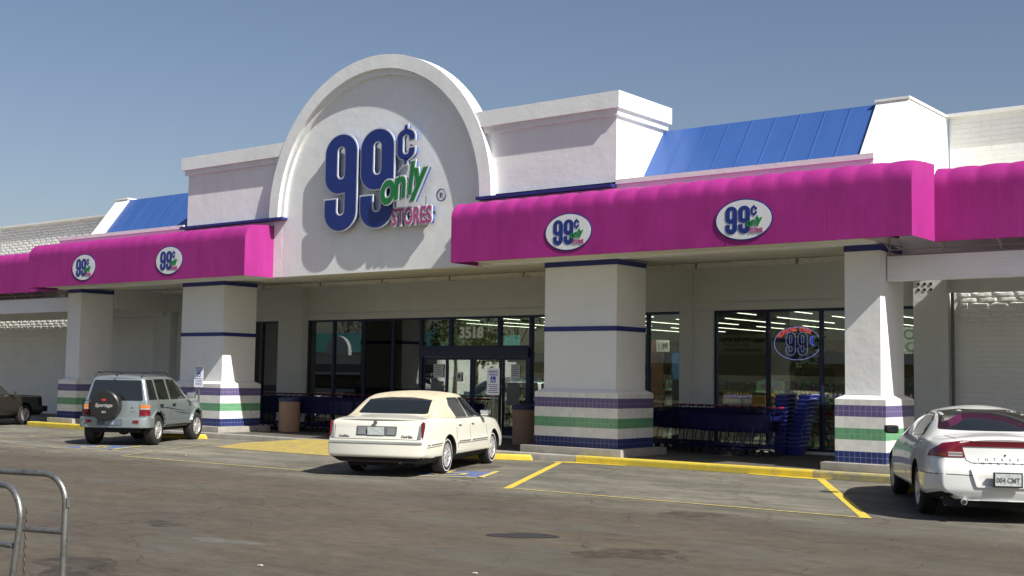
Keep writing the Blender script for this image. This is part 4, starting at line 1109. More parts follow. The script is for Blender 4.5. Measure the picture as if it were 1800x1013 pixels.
# ---- cream sedan -----------------------------------------------------------
def cream_sedan():
    root = thing('cream_sedan', 'large cream sedan with vinyl roof parked in front of the shop entrance', 'car')
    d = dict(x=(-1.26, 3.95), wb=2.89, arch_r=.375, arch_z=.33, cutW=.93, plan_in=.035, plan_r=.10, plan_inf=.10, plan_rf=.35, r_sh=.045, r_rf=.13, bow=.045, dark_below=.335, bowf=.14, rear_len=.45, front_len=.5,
        tab=dict(
        zbot=[(-1.26, .26), (-.8, .22), (3.5, .20), (3.95, .24)],
        zrock=[(-1.26, .36), (-.6, .34), (3.4, .32), (3.95, .38)],
        Wbot=[(-1.26, .78), (-.5, .86), (3.4, .86), (3.95, .72)],
        W=[(-1.26, .885), (-.5, .945), (1, .975), (2.9, .965), (3.6, .92), (3.95, .84)],
        zmid=[(-1.26, .52), (3.95, .52)],
        zsh=[(-1.26, .955), (-.6, .985), (.2, .985), (2.2, .955), (3.2, .90), (3.75, .80), (3.95, .72)],
        Wsh=[(-1.26, .82), (-.6, .875), (.5, .91), (2.2, .90), (3.3, .83), (3.95, .74)],
        ztop=[(-1.26, .985), (-1.1, 1.005), (-.60, 1.045), (-.50, 1.055), (-.12, 1.26), (.14, 1.375), (.42, 1.43), (.95, 1.455), (1.35, 1.445), (1.55, 1.41), (1.85, 1.25), (2.28, 1.03), (2.5, 1.0), (3.2, .945), (3.7, .845), (3.95, .74)],
        zte=[(-1.26, .968), (-1.1, .985), (-.60, 1.01), (-.50, 1.015), (-.12, 1.215), (.14, 1.335), (.42, 1.39), (.95, 1.41), (1.35, 1.40), (1.55, 1.365), (1.85, 1.20), (2.28, .995), (2.5, .965), (3.2, .915), (3.7, .82), (3.95, .725)],
        Wte=[(-1.26, .75), (-.60, .79), (-.50, .785), (-.12, .745), (.14, .715), (.42, .70), (.95, .69), (1.35, .68), (1.55, .675), (1.85, .72), (2.28, .80), (2.5, .80), (3.2, .74), (3.95, .62)]),
        rear_dx=[(.2, .10), (.30, .05), (.37, .0), (.60, .0), (.64, .055), (.9, .085), (1.0, .12), (1.4, .15)], front_dx=[(.2, .08), (.35, .0), (.58, .0), (.62, .06), (.8, .10), (1.0, .12)])
    body, sk, skc = mk_body(root, d, [m_cream])
    # vinyl covering: C pillars and roof
    vin = [(-.40, 1.0), (.33, .972), (.36, 1.0), (.20, 1.15), (.28, 1.30), (.50, 1.345), (1.0, 1.366), (1.45, 1.36), (1.45, 1.42), (.4, 1.42), (-.02, 1.25)]
    v = MB()
    for sd in ('R', 'L'): sk.patch(sd, [(-.58, 1.008), (.42, .990), (.28, 1.12), (.32, 1.32), (.50, 1.352), (1.50, 1.362), (1.50, 1.41), (.35, 1.41), (.0, 1.31), (-.30, 1.17)], .006, .01, .04, 0, v)
    sk.patch('top', rpoly([(.02, -.70), (1.50, -.66), (1.56, 0), (1.50, .66), (.02, .70), (.08, 0)], .02), .006, .01, .06, 0, v)
    sk.patch('rear', [(-.76, 1.035), (-.62, 1.035), (-.56, 1.33), (.56, 1.33), (.62, 1.035), (.76, 1.035), (.72, 1.22), (.66, 1.37), (-.66, 1.37), (-.72, 1.22)], .007, .01, .05, 0, v)
    v.make('vinyl_roof', m_vinyl, root, angle=60)
    decal(sk, 'rear_window', 'rear', [rpoly([(-.66, 1.065), (.66, 1.065), (.58, 1.345), (-.58, 1.345)], .03)], m_carglass, root, .010, .012, .06)
    decal(sk, 'windscreen', 'front', [rpoly([(-.74, 1.05), (.74, 1.05), (.60, 1.34), (-.60, 1.34)], .04)], m_carglass, root, .008, .01, .06)
    for sd in ('R', 'L'):
        a_ = decal(sk, 'side_window', sd, [rpoly([(.46, 1.00), (1.14, .995), (1.00, 1.345), (.46, 1.345), (.33, 1.22)], .03)], m_tinted2, root, .008, .012, .05)
        b_ = decal(sk, 'side_window', sd, [rpoly([(1.22, .995), (2.12, .985), (1.98, 1.06), (1.60, 1.305), (1.44, 1.34), (1.08, 1.345)], .03)], m_carglass, root, .008, .012, .05)
        decal(sk, 'window_trim', sd, polyline_strips([(.40, .985), (2.2, .975)], .014)+polyline_strips([(1.18, .99), (1.04, 1.32)], .028), m_chrome, root, .010, .014, .08)
        decal(skc, 'door_seam', sd, polyline_strips([(.42, .98), (.40, .62), (.50, .36)], .008)+polyline_strips([(1.20, .98), (1.22, .34)], .008)+polyline_strips([(2.30, .96), (2.34, .34)], .008)+polyline_strips([(.5, .335), (2.34, .33)], .008), m_dark, root, .0015, .004, .2)
        decal(skc, 'side_moulding', sd, [strip((-1.08, .545), (-.44, .565), .055), strip((.44, .56), (1.18, .555), .05), strip((1.25, .555), (2.30, .55), .05)], m_cream, root, .014, .02, .12)
        decal(skc, 'moulding_groove', sd, [strip((-1.08, .548), (-.98, .552), .022), strip((-.93, .552), (-.44, .566), .018), strip((.46, .561), (1.16, .556), .018), strip((1.27, .556), (2.28, .551), .018)], m_platedark, root, .017, .02, .2)
        for x in (.52, 1.32): decal(sk, 'door_handle', sd, [rpoly([(x, .86), (x+.17, .86), (x+.17, .895), (x, .895)], .015)], m_cream, root, .028, .03, .05)
    for sg in (-1, 1):
        m = MB(); m.box(1.98, 2.16, sg*.91, sg*1.08, .99, 1.10); m.bevel(.035, 3); mo = m.make('side_mirror', m_chrome, root)
        m = MB(); m.box(1.974, 1.979, sg*.93, sg*1.06, 1.005, 1.085); m.make('mirror_glass', m_alloy, mo)
    # tail: lamp blades, lower moulding, plate, emblem, lettering
    for sg in (-1, 1):
        m = MB(); y0_, y1_ = sg*.826, sg*.858
        m.prism([(-1.200, .615), (-1.10, .605), (-1.07, .93), (-1.158, .955)], 'y', min(y0_, y1_), max(y0_, y1_)); m.bevel(.006, 2); m.make('tail_light', m_redlens, root)
        decal(sk, 'lamp_housing', 'rear', [[(sg*.765, .655), (sg*.825, .655), (sg*.815, .945), (sg*.80, .90)]], plain('lamp_grey', (.16, .18, .18), .4), root, .009, .02, .05)
    decal(sk, 'bumper_moulding', 'rear', [strip((-.85, .592), (.85, .592), .034)], plain('moulding_grey', (.28, .29, .28), .4), root, .010, .015, .1)
    pl = decal(sk, 'plate_recess', 'rear', [rpoly([(-.37, .70), (.37, .70), (.37, .865), (-.37, .865)], .015)], m_platedark, root, .005, .01, .1)
    m = MB(); m.box(-1.205, -1.196, -.15, .15, .712, .852); m.make('number_plate', m_plate, root)
    decal(sk, 'reversing_light', 'rear', [rpoly([(-.34, .72), (-.19, .72), (-.19, .845), (-.34, .845)], .01), rpoly([(.19, .72), (.34, .72), (.34, .845), (.19, .845)], .01)], plain('dim_reversing_lens', (.16, .17, .17), .2), root, .014, .01, .1)
    m = MB(); m.lathe([(.032, -1.19), (.036, -1.172), (.03, -1.165)], 20, 'x', (0, .02, .925)); m.make('emblem', m_platedark, root)
    for txt, y, z, sz in (('Cadillac', .68, .668, .06), ('DeVille', -.46, .672, .07)):
        m = MB(); m.mesh(text_mesh(txt, sz, .002, .002, .25 if txt[0] == 'D' else 0), T(-1.198, y, z) @ Matrix.Rotation(R(-90), 4, 'Z') @ UP); m.make('badge', m_platedark, root)
    decal(sk, 'boot_seam', 'rear', polyline_strips([(-.78, .96), (-.755, .645), (.755, .645), (.78, .96)], .008), m_dark, root, .001, .004, .1)
    decal(sk, 'boot_seam', 'top', polyline_strips([(-1.1, -.76), (-.55, -.76)], .008)+polyline_strips([(-1.1, .76), (-.55, .76)], .008), m_dark, root, .001, .004, .1)
    decal(sk, 'headlight', 'front', [rpoly([(s_*.48, .60), (s_*.80, .60), (s_*.80, .73), (s_*.48, .73)][::1], .02) for s_ in (-1, 1)], m_clear, root, .006, .01, .06)
    add_wheels(root, 'cream', .335, .215, .215, 2.89, .90)
    m = MB(); m.box(-.9, 3.6, -.62, .62, .17, .30); m.tube([(-1.2, -.45, .25), (-.9, -.45, .25)], .025, 10); m.make('underbody', m_dark, root)
    return root
c = cream_sedan(); place_car(c, -1.411, -5.023, 22.7, 1.0)

# ---- white sedan -----------------------------------------------------------
def white_sedan():
    root = thing('white_sedan', 'sleek white sedan with red light band across its tail at the right edge', 'car')
    d = dict(x=(-1.16, 3.98), wb=2.87, arch_r=.375, arch_z=.34, cutW=.90, plan_in=.15, plan_r=.42, plan_inf=.2, plan_rf=.6, r_sh=.14, r_rf=.16, bow=.11, bowf=.25, rear_len=.5, front_len=.6, sharp=40,
        tab=dict(
        zbot=[(-1.16, .28), (-.7, .24), (3.5, .20), (3.98, .24)], zrock=[(-1.16, .40), (-.5, .32), (3.4, .32), (3.98, .36)],
        Wbot=[(-1.16, .66), (-.5, .82), (3.4, .82), (3.98, .6)],
        W=[(-1.16, .86), (-.6, .925), (.3, .945), (1.5, .94), (2.9, .94), (3.6, .86), (3.98, .66)],
        zmid=[(-1.16, .62), (.0, .66), (3, .6), (3.98, .5)],
        zsh=[(-1.16, .93), (-.9, .965), (-.3, .985), (.8, .965), (1.8, .93), (2.6, .88), (3.4, .76), (3.98, .60)],
        Wsh=[(-1.16, .76), (-.6, .84), (.3, .87), (1.5, .87), (2.6, .84), (3.4, .72), (3.98, .55)],
        ztop=[(-1.16, 1.03), (-1.0, 1.065), (-.72, 1.075), (-.45, 1.09), (-.1, 1.225), (.25, 1.335), (.6, 1.395), (.95, 1.415), (1.3, 1.40), (1.6, 1.345), (2.1, 1.15), (2.62, .95), (2.9, .90), (3.5, .79), (3.98, .62)],
        zte=[(-1.16, .985), (-1.0, 1.015), (-.72, 1.02), (-.45, 1.03), (-.1, 1.15), (.25, 1.265), (.6, 1.325), (.95, 1.345), (1.3, 1.33), (1.6, 1.27), (2.1, 1.09), (2.62, .91), (2.9, .87), (3.5, .76), (3.98, .6)],
        Wte=[(-1.16, .62), (-.72, .70), (-.45, .70), (-.1, .66), (.25, .62), (.6, .60), (.95, .60), (1.3, .60), (1.6, .63), (2.1, .70), (2.62, .74), (2.9, .70), (3.98, .45)]),
        rear_dx=[(.2, .12), (.33, .03), (.42, .0), (.60, .0), (.70, .035), (.80, .075), (1.0, .10), (1.06, .12), (1.4, .2)], front_dx=[(.2, .08), (.35, .0), (.5, .0), (.7, .10), (.8, .2)])
    body, sk, skc = mk_body(root, d, [m_carwhite])
    decal(sk, 'rear_window', 'rear', [rpoly([(-.665, 1.115), (-.33, 1.107), (.33, 1.107), (.665, 1.115), (.545, 1.335), (.3, 1.368), (-.3, 1.368), (-.545, 1.335)], .03)], m_carglass, root, .007, .012, .05)
    decal(sk, 'windscreen', 'front', [rpoly([(-.70, .97), (.70, .97), (.56, 1.32), (-.56, 1.32)], .04)], m_carglass, root, .006, .01, .05)
    for sd in ('R', 'L'):
        decal(sk, 'side_window', sd, [rpoly([(.02, 1.035), (.95, .985), (.93, 1.31), (.6, 1.30), (.30, 1.22)], .03)], m_carglass, root, .005, .01, .04)
        decal(sk, 'side_window', sd, [rpoly([(1.02, .985), (2.28, .925), (2.20, .99), (1.62, 1.235), (1.30, 1.31), (1.0, 1.318)], .03)], m_carglass, root, .005, .01, .04)
        decal(skc, 'door_seam', sd, polyline_strips([(.02, 1.02), (.16, .80), (.42, .55), (.52, .32)], .009)+polyline_strips([(.98, .98), (1.0, .30)], .009)+polyline_strips([(2.38, .90), (2.42, .30)], .009)+polyline_strips([(.52, .30), (2.42, .29)], .009), m_dark, root, .0015, .004, .15)
        for x in (.22, 1.15): decal(sk, 'door_handle', sd, [rpoly([(x, .83), (x+.19, .83), (x+.19, .87), (x, .87)], .018)], m_carwhite, root, .022, .026, .05)
        decal(skc, 'bumper_seam', sd, polyline_strips([(-1.16, .59), (-.42, .585)], .008), m_dark, root, .002, .004, .06)
    for sg in (-1, 1):
        m = MB(); m.box(2.02, 2.20, sg*.90, sg*1.10, .955, 1.075); m.bevel(.045, 3); mo = m.make('side_mirror', m_black, root)
        m = MB(); m.box(2.012, 2.019, sg*.93, sg*1.07, .975, 1.055); m.make('mirror_glass', m_carglass, mo)
    # one red lamp band across the tail
    decal(sk, 'tail_light', 'rear', [rpoly([(-.84, .80), (-.47, .80), (-.50, .935), (.50, .935), (.47, .80), (.84, .80), (.82, .90), (.72, .97), (.50, 1.005), (-.50, 1.005), (-.72, .97), (-.82, .90)], .012)], m_redlens, root, .008, .02, .04)
    for sd, sg in (('R', -1), ('L', 1)):
        decal(sk, 'tail_light_side', sd, [rpoly([(-1.08, .80), (-.76, .80), (-.80, .87), (-.94, .95), (-1.04, .97)], .015)], m_redlens, root, .006, .012, .04)
        decal(sk, 'reversing_light', 'rear', [rpoly([(sg*.50, .845), (sg*.67, .845), (sg*.67, .865), (sg*.50, .865)], .004), rpoly([(sg*.50, .812), (sg*.67, .812), (sg*.67, .832), (sg*.50, .832)], .004)], m_clear, root, .011, .012, .05)
        decal(sk, 'amber_reflector', 'rear', [rpoly([(sg*.69, .812), (sg*.81, .812), (sg*.81, .85), (sg*.69, .85)], .004)], plain('amber_dark', (.20, .05, .01), .2), root, .0105, .012, .05)
    decal(sk, 'boot_seam', 'rear', polyline_strips([(-.50, .92), (-.46, .77), (-.40, .735), (.40, .735), (.46, .77), (.50, .92)], .009), m_dark, root, .0015, .004, .05)
    decal(sk, 'boot_seam', 'top', polyline_strips([(-.95, -.56), (-.44, -.62)], .009)+polyline_strips([(-.95, .56), (-.44, .62)], .009), m_dark, root, .0015, .004, .08)
    decal(sk, 'bumper_seam', 'rear', polyline_strips([(-.86, .60), (-.36, .585)], .008), m_dark, root, .002, .004, .06)
    decal(sk, 'bumper_seam', 'rear', polyline_strips([(.36, .585), (.86, .60)], .008), m_dark, root, .002, .004, .06)
    # plate recess in the bumper with a raised lip
    decal(sk, 'plate_recess', 'rear', [rpoly([(-.34, .47), (-.40, .655), (.40, .655), (.34, .47)], .05)], plain('recess_shade_white', (.60, .61, .59), .4), root, .003, .006, .04)
    decal(sk, 'recess_lip', 'rear', [s_ for s_ in polyline_strips([(-.405, .66), (-.345, .455), (.345, .455), (.405, .66)], .022)], m_carwhite, root, .022, .026, .06)
    m = MB(); xx = -1.175; m.box(xx-.012, xx+.03, -.168, .168, .455, .635, 1); m.box(xx-.016, xx-.0125, -.150, .150, .475, .622, 0)
    o = m.make('number_plate', [m_plate, m_black], root)
    m = MB(); m.mesh(text_mesh('004 CMT', .085, .0015, .002, 0, 'CENTER', .82), T(xx-.018, 0, .515) @ Matrix.Rotation(R(-90), 4, 'Z') @ UP); m.make('lettering', m_platedark, o)
    for i, ch in enumerate('INTREPID'):
        m = MB() if i == 0 else m; m.mesh(text_mesh(ch, .05, .002, .001, 0, 'CENTER', 1.1), T(-1.078, .32-i*.092, .765) @ Matrix.Rotation(R(-90), 4, 'Z') @ UP)
    m.make('badge', m_platedark, root)
    decal(sk, 'keyhole', 'rear', [ellipse_at(0, .835, .012, 16)], m_black, root, .005, .008, .1)
    m = MB(); m.tube([(-1.12, .50, .26), (-.80, .50, .27)], .035, 14); m.make('exhaust_pipe', m_alloy, root)
    m = MB(); m.tube([(-1.125, .50, .26), (-1.121, .50, .26)], .028, 14); m.box(-1.0, -.86, .30, .72, .20, .33); m.make('exhaust_silencer', m_dark, root)
    m = MB(); m.box(-.8, 3.6, -.60, .60, .17, .30); m.make('underbody', m_dark, root)
    add_wheels(root, 'white', .33, .22, .215, 2.87, .905)
    return root
def ellipse_at(cx, cy, r, n): return [(cx+r*math.cos(2*math.pi*i/n), cy+r*math.sin(2*math.pi*i/n)) for i in range(n)]
c = white_sedan(); place_car(c, 8.80, -4.441, 27.1, 1.02)

# ---- silver suv ------------------------------------------------------------
def silver_suv():
    root = thing('silver_suv', 'silver four wheel drive with black spare wheel cover parked by the left pillar', 'car')
    d = dict(x=(-.68, 3.36), wb=2.65, arch_r=.415, arch_z=.37, cutW=.80, plan_in=.06, plan_r=.16, plan_inf=.12, plan_rf=.4, r_sh=.05, r_rf=.10, bow=.05, bowf=.14, rear_len=.6, front_len=.5,
        tab=dict(
        zbot=[(-.68, .42), (-.4, .38), (3.0, .36), (3.36, .42)], zrock=[(-.68, .50), (-.4, .47), (3.0, .46), (3.36, .50)],
        Wbot=[(-.68, .70), (-.3, .76), (3.0, .76), (3.36, .66)],
        W=[(-.68, .80), (-.3, .835), (1, .84), (2.6, .835), (3.1, .80), (3.36, .74)], zmid=[(-.68, .72), (3.36, .70)],
        zsh=[(-.68, 1.03), (0, 1.045), (2.0, 1.035), (2.9, .985), (3.2, .93), (3.36, .86)],
        Wsh=[(-.68, .76), (0, .795), (2.0, .795), (2.9, .76), (3.36, .66)],
        ztop=[(-.68, 1.58), (-.60, 1.60), (-.4, 1.635), (.2, 1.655), (1.0, 1.655), (1.35, 1.63), (1.5, 1.60), (1.75, 1.43), (2.16, 1.135), (2.3, 1.10), (2.9, 1.05), (3.2, .99), (3.36, .90)],
        zte=[(-.68, 1.54), (-.60, 1.56), (-.4, 1.595), (.2, 1.61), (1.0, 1.61), (1.35, 1.585), (1.5, 1.555), (1.75, 1.38), (2.16, 1.09), (2.3, 1.06), (2.9, 1.02), (3.2, .96), (3.36, .88)],
        Wte=[(-.68, .60), (-.60, .615), (0, .63), (1.2, .62), (1.5, .62), (1.75, .66), (2.16, .72), (2.3, .71), (2.9, .66), (3.36, .56)]),
        rear_dx=[(.4, .10), (.66, .10), (.70, .10), (1.02, .115), (1.6, .25)], front_dx=[(.4, .0), (.8, .03), (1.0, .10)])
    body, sk, skc = mk_body(root, d, [m_silver])
    # bumper: wraps round the tail
    m = MB(); n = 24; pts = []
    for i in range(n+1):
        u = -1+2*i/n; y = .80*u; x = -.70+.10*abs(u)**6
        pts.append((x, y))
    pts = [(-.30, -.845), (-.52, -.84)]+pts+[(-.52, .84), (-.30, .845)]
    prof = [(0, .415), (-.015, .43), (-.02, .60), (-.012, .655), (.05, .665), (.10, .66), (.10, .415)]
    prev = None
    cx = 0
    for i, (x, y) in enumerate(pts):
        a_ = pts[max(0, i-1)]; b_ = pts[min(len(pts)-1, i+1)]; t = (Vector(b_)-Vector(a_)).normalized(); nrm = Vector((-t.y, t.x))   # outward = behind
        if nrm.x*(-1)+nrm.y*(1 if y > 0 else -1) < 0: nrm = -nrm
        ring_ = [m.b.verts.new((x-nrm.x*p, y-nrm.y*p, z)) for p, z in prof]
        if prev:
            for k in range(len(prof)): m.b.faces.new((prev[k], prev[(k+1) % len(prof)], ring_[(k+1) % len(prof)], ring_[k]))
        else: m.b.faces.new(ring_)
        prev = ring_
    m.b.faces.new(prev[::-1]); bo = m.make('rear_bumper', m_silver, root, angle=40)
    for sg in (-1, 1):
        m = MB(); m.box(-.728, -.712, sg*.50, sg*.64, .535, .595); m.make('bumper_reflector', m_redlens, bo)
    m = MB(); m.box(-.732, -.722, -.30+.05, .30+.05, .475, .625, 0); m.box(-.738, -.7325, -.105+.05, .105+.05, .49, .60, 1); m.make('number_plate', [plain('plate_holder_grey', (.09, .11, .14), .4), plain('plate_blue_grey', (.20, .25, .30), .4, var=.3, scale=40)], bo)
    decal(sk, 'rear_window', 'rear', [rpoly([(-.66, 1.045), (.66, 1.045), (.565, 1.515), (-.565, 1.515)], .05)], m_carglass, root, .007, .012, .06)
    decal(sk, 'windscreen', 'front', [rpoly([(-.66, 1.15), (.66, 1.15), (.58, 1.55), (-.58, 1.55)], .04)], m_carglass, root, .007, .012, .06)
    for sd in ('R', 'L'):
        decal(sk, 'side_window', sd, [rpoly([(-.44, 1.065), (-.02, 1.065), (-.07, 1.53), (-.37, 1.53)], .03)], m_carglass, root, .006, .01, .05)
        decal(sk, 'side_window', sd, [rpoly([(.08, 1.065), (.74, 1.065), (.68, 1.545), (.05, 1.545)], .03)], m_carglass, root, .006, .01, .05)
        decal(sk, 'side_window', sd, [rpoly([(.86, 1.065), (1.95, 1.065), (1.86, 1.16), (1.44, 1.51), (1.34, 1.54), (.80, 1.545)], .03)], m_carglass, root, .006, .01, .05)
        decal(skc, 'door_seam', sd, polyline_strips([(.03, 1.06), (.04, .86), (.34, .62), (.40, .48)], .009)+polyline_strips([(.80, 1.06), (.80, .46)], .009)+polyline_strips([(2.02, 1.05), (1.98, .46)], .009)+polyline_strips([(.4, .465), (1.98, .455)], .009), m_dark, root, .0015, .004, .15)
        for x in (.12, .92): decal(sk, 'door_handle', sd, [rpoly([(x, .90), (x+.17, .90), (x+.17, .955), (x, .955)], .018)], m_black, root, .020, .026, .05)
        decal(skc, 'side_stripe', sd, [[(-.02, .865), (.5, .86), (1.3, .79), (2.1, .72), (1.2, .815), (.5, .885)], [(1.0, .77), (1.7, .72), (2.15, .665), (1.6, .70)]], plain('stripe_navy', (.02, .03, .06), .4), root, .003, .005, .08)
        decal(skc, 'rocker_trim', sd, [[(.42, .40), (2.2, .39), (2.2, .50), (.42, .51)]], plain('rocker_grey', (.24, .27, .28), .5), root, .008, .012, .15)
        # flares
        for cx_ in (0, 2.65):
            arc = [(cx_+.44*math.cos(R(t)), .37+.44*math.sin(R(t))) for t in range(8, 173, 11)]
            decal(skc, 'wheel_arch_flare', sd, polyline_strips(arc, .055), m_silver, root, .030, .05, .05)
    for sg in (-1, 1):
        m = MB(); m.box(1.93, 2.07, sg*.80, sg*.99, 1.07, 1.21); m.bevel(.03, 3); m.make('side_mirror', m_silver, root)
        m = MB(); m.tube([(-.42, sg*.56, 1.60), (-.36, sg*.565, 1.675), (.2, sg*.575, 1.705), (1.0, sg*.575, 1.70), (1.2, sg*.57, 1.64)], .014, 8); m.make('roof_rail', m_black, root)
        o = decal(sk, 'tail_light', 'rear', [rpoly([(sg*.60, .70), (sg*.80, .70), (sg*.80, .835), (sg*.60, .835)], .01)], m_redlens, root, .012, .03, .06)
        decal(sk, 'indicator', 'rear', [rpoly([(sg*.60, .875), (sg*.80, .875), (sg*.795, .945), (sg*.60, .945)], .01)], m_amber, root, .012, .03, .06)
        decal(sk, 'reversing_light', 'rear', [rpoly([(sg*.60, .838), (sg*.80, .838), (sg*.80, .872), (sg*.60, .872)], .006)], m_clear, root, .012, .03, .06)
        sd = 'L' if sg > 0 else 'R'
        decal(sk, 'tail_light_side', sd, [rpoly([(-.60, .70), (-.46, .70), (-.46, .835), (-.60, .835)], .01)], m_redlens, root, .006, .01, .06)
        decal(sk, 'indicator', sd, [rpoly([(-.60, .875), (-.46, .875), (-.47, .945), (-.60, .945)], .01)], m_amber, root, .006, .01, .06)
    for y in (-.42, .0, .42):
        m = MB(); m.tube([(y*0+.15+y, -.57, 1.70), (y*0+.15+y, .57, 1.70)], .011, 6)
        if abs(y) > .1: m.make('roof_bar', m_black, root)
    # spare wheel cover, carrier
    m = MB(); m.lathe([(.001, -.90), (.22, -.905), (.325, -.895), (.352, -.87), (.355, -.70), (.33, -.67), (.001, -.66)], 44, 'x', (0, .13, .93), caps=False); sp = m.make('spare_wheel_cover', plain('black_vinyl_cover', (.014, .014, .013), .38, var=.1), root)
    m = MB(); m.mesh(text_mesh('Sportage', .115, .002, .004, .2, 'CENTER', 1.0), T(-.906, .13, .90) @ Matrix.Rotation(R(-90), 4, 'Z') @ UP); m.mesh(text_mesh('4x4', .07, .002, .003, .2, 'CENTER', 1.0), T(-.906, .13, .76) @ Matrix.Rotation(R(-90), 4, 'Z') @ UP); m.make('lettering', plain('cover_letter_grey', (.24, .24, .24), .5), sp)
    m = MB(); m.prism(ellipse(.055, .026, 24), 'x', -.908, -.902); m.b.transform(T(0, .20, 1.06) if False else Matrix.Identity(4))
    for v_ in m.b.verts: v_.co.y += .13; v_.co.z += 1.06
    m.make('emblem', plain('emblem_red', (.40, .02, .03), .5), sp)
    m = MB(); m.tube([(-.66, .72, 1.04), (-.74, .70, 1.04), (-.74, .55, 1.04), (-.74, .55, .69), (-.74, .0, .69)], .014, 6); m.tube([(-.74, .70, 1.04), (-.74, .70, .69), (-.66, .70, .69)], .014, 6); m.tube([(-.74, .70, .69), (-.74, .5, .69)], .014, 6); m.make('spare_carrier', m_black, root)
    decal(sk, 'hatch_seam', 'rear', polyline_strips([(-.585, 1.04), (-.585, .67)], .01)+polyline_strips([(.585, 1.04), (.585, .67)], .01), m_dark, root, .002, .004, .1)
    decal(sk, 'badge', 'rear', [rpoly([(-.44, .86), (-.36, .86), (-.38, .90), (-.42, .90)], .01), rpoly([(-.48, .78), (-.36, .78), (-.36, .795), (-.48, .795)], .004)], m_platedark, root, .005, .008, .1)
    m = MB(); m.lathe([(.018, 0), (.022, .05), (.001, .06)], 10, 'z', (-.52, 0, 1.60)); m.make('washer_jet', m_black, root)
    m = MB(); m.box(-.5, 3.1, -.60, .60, .30, .46); m.lathe([(.11, -.09), (.13, 0), (.11, .09)], 14, 'y', (0, 0, .35)); m.tube([(0, -.65, .36), (0, .65, .36)], .045, 10); m.tube([(-.62, -.30, .38), (-.2, -.30, .38)], .03, 8); m.make('underbody', m_dark, root)
    add_wheels(root, 'suv', .355, .235, .21, 2.65, .835, steer=-6)
    return root
c = silver_suv(); place_car(c, -11.54, -3.83, 32.7, 1.01); suv = c

# ---- dark sedan ------------------------------------------------------------
def dark_sedan():
    root = thing('dark_sedan', 'old dark brown sedan with square nose at the left edge', 'car')
    d = dict(x=(-1.3, 3.82), wb=2.8, arch_r=.37, arch_z=.34, cutW=.88, plan_in=.03, plan_r=.1, plan_inf=.03, plan_rf=.1, r_sh=.035, r_rf=.10, bow=.02, bowf=.03, rear_len=.3, front_len=.3,
        tab=dict(
        zbot=[(-1.3, .28), (3.82, .28)], zrock=[(-1.3, .36), (3.82, .36)], Wbot=[(-1.3, .80), (3.82, .80)],
        W=[(-1.3, .89), (0, .92), (2.8, .92), (3.82, .89)], zmid=[(-1.3, .52), (3.82, .52)],
        zsh=[(-1.3, .90), (1, .94), (2.2, .935), (3.82, .89)], Wsh=[(-1.3, .84), (1, .86), (2.2, .86), (3.82, .83)],
        ztop=[(-1.3, .93), (-.5, .97), (-.35, .98), (.15, 1.32), (.4, 1.38), (1.4, 1.39), (1.7, 1.35), (2.38, .985), (2.55, .97), (3.82, .925)],
        zte=[(-1.3, .915), (-.5, .95), (-.35, .955), (.15, 1.27), (.4, 1.33), (1.4, 1.34), (1.7, 1.30), (2.38, .955), (2.55, .95), (3.82, .91)],
        Wte=[(-1.3, .78), (-.35, .76), (.15, .66), (.4, .64), (1.4, .64), (1.7, .66), (2.38, .76), (2.55, .79), (3.82, .78)]),
        front_dx=[(.3, .0), (.55, .0), (.58, .05), (.9, .06)], rear_dx=[(.3, .0), (.55, .0), (.58, .05), (.9, .06)])
    body, sk, skc = mk_body(root, d, [m_brown])
    decal(sk, 'rear_window', 'rear', [rpoly([(-.66, 1.0), (.66, 1.0), (.58, 1.28), (-.58, 1.28)], .03)], m_carglass, root, .007, .01, .08)
    decal(sk, 'windscreen', 'front', [rpoly([(-.68, 1.01), (.68, 1.01), (.58, 1.30), (-.58, 1.30)], .03)], m_carglass, root, .007, .01, .08)
    for sd in ('R', 'L'):
        decal(sk, 'side_window', sd, [rpoly([(.0, .965), (.80, .965), (.78, 1.28), (.32, 1.28)], .03)], m_tinted2, root, .006, .01, .06)
        decal(sk, 'side_window', sd, [rpoly([(.88, .965), (2.22, .965), (1.75, 1.25), (1.62, 1.28), (.86, 1.28)], .03)], m_tinted2, root, .006, .01, .06)
        decal(skc, 'chrome_strip', sd, [strip((-1.2, .905), (3.7, .88), .012), strip((.40, .40), (2.40, .40), .02), strip((-.4, .57), (2.4, .565), .012)], m_chrome, root, .006, .01, .2)
        decal(skc, 'door_seam', sd, polyline_strips([(.84, .95), (.85, .36)], .008)+polyline_strips([(2.02, .93), (2.05, .36)], .008), m_dark, root, .0015, .004, .2)
        decal(sk, 'door_handle', sd, [strip((1.0, .84), (1.18, .84), .03), strip((.1, .84), (.28, .84), .03)], m_chrome, root, .02, .02, .1)
        decal(sk, 'corner_lamp', sd, [rpoly([(3.50, .60), (3.74, .60), (3.74, .86), (3.50, .86)], .01)], m_dark, root, .006, .01, .1)
    for sg in (-1, 1):
        m = MB(); m.box(2.0, 2.14, sg*.86, sg*1.02, .965, 1.06); m.bevel(.02, 2); m.make('side_mirror', m_chrome, root)
    m = MB(); m.box(3.78, 3.96, -.92, .92, .40, .58); m.bevel(.03, 2); m.make('front_bumper', m_black, root)
    m = MB(); m.box(-1.44, -1.27, -.92, .92, .40, .58); m.bevel(.03, 2); m.make('rear_bumper', m_black, root)
    m = MB(); m.box(3.76, 3.80, -.40, .40, .58, .88); m.make('radiator_grille', m_chrome, root)
    m = MB(); m.box(3.76, 3.79, .44, .80, .62, .84); m.box(3.76, 3.79, -.80, -.44, .62, .84); m.make('headlight', m_clear, root)
    m = MB(); m.box(-.9, 3.5, -.6, .6, .2, .34); m.make('underbody', m_dark, root)
    add_wheels(root, 'dark', .325, .20, .205, 2.8, .89)
    return root
c = dark_sedan(); H_ = 25.0
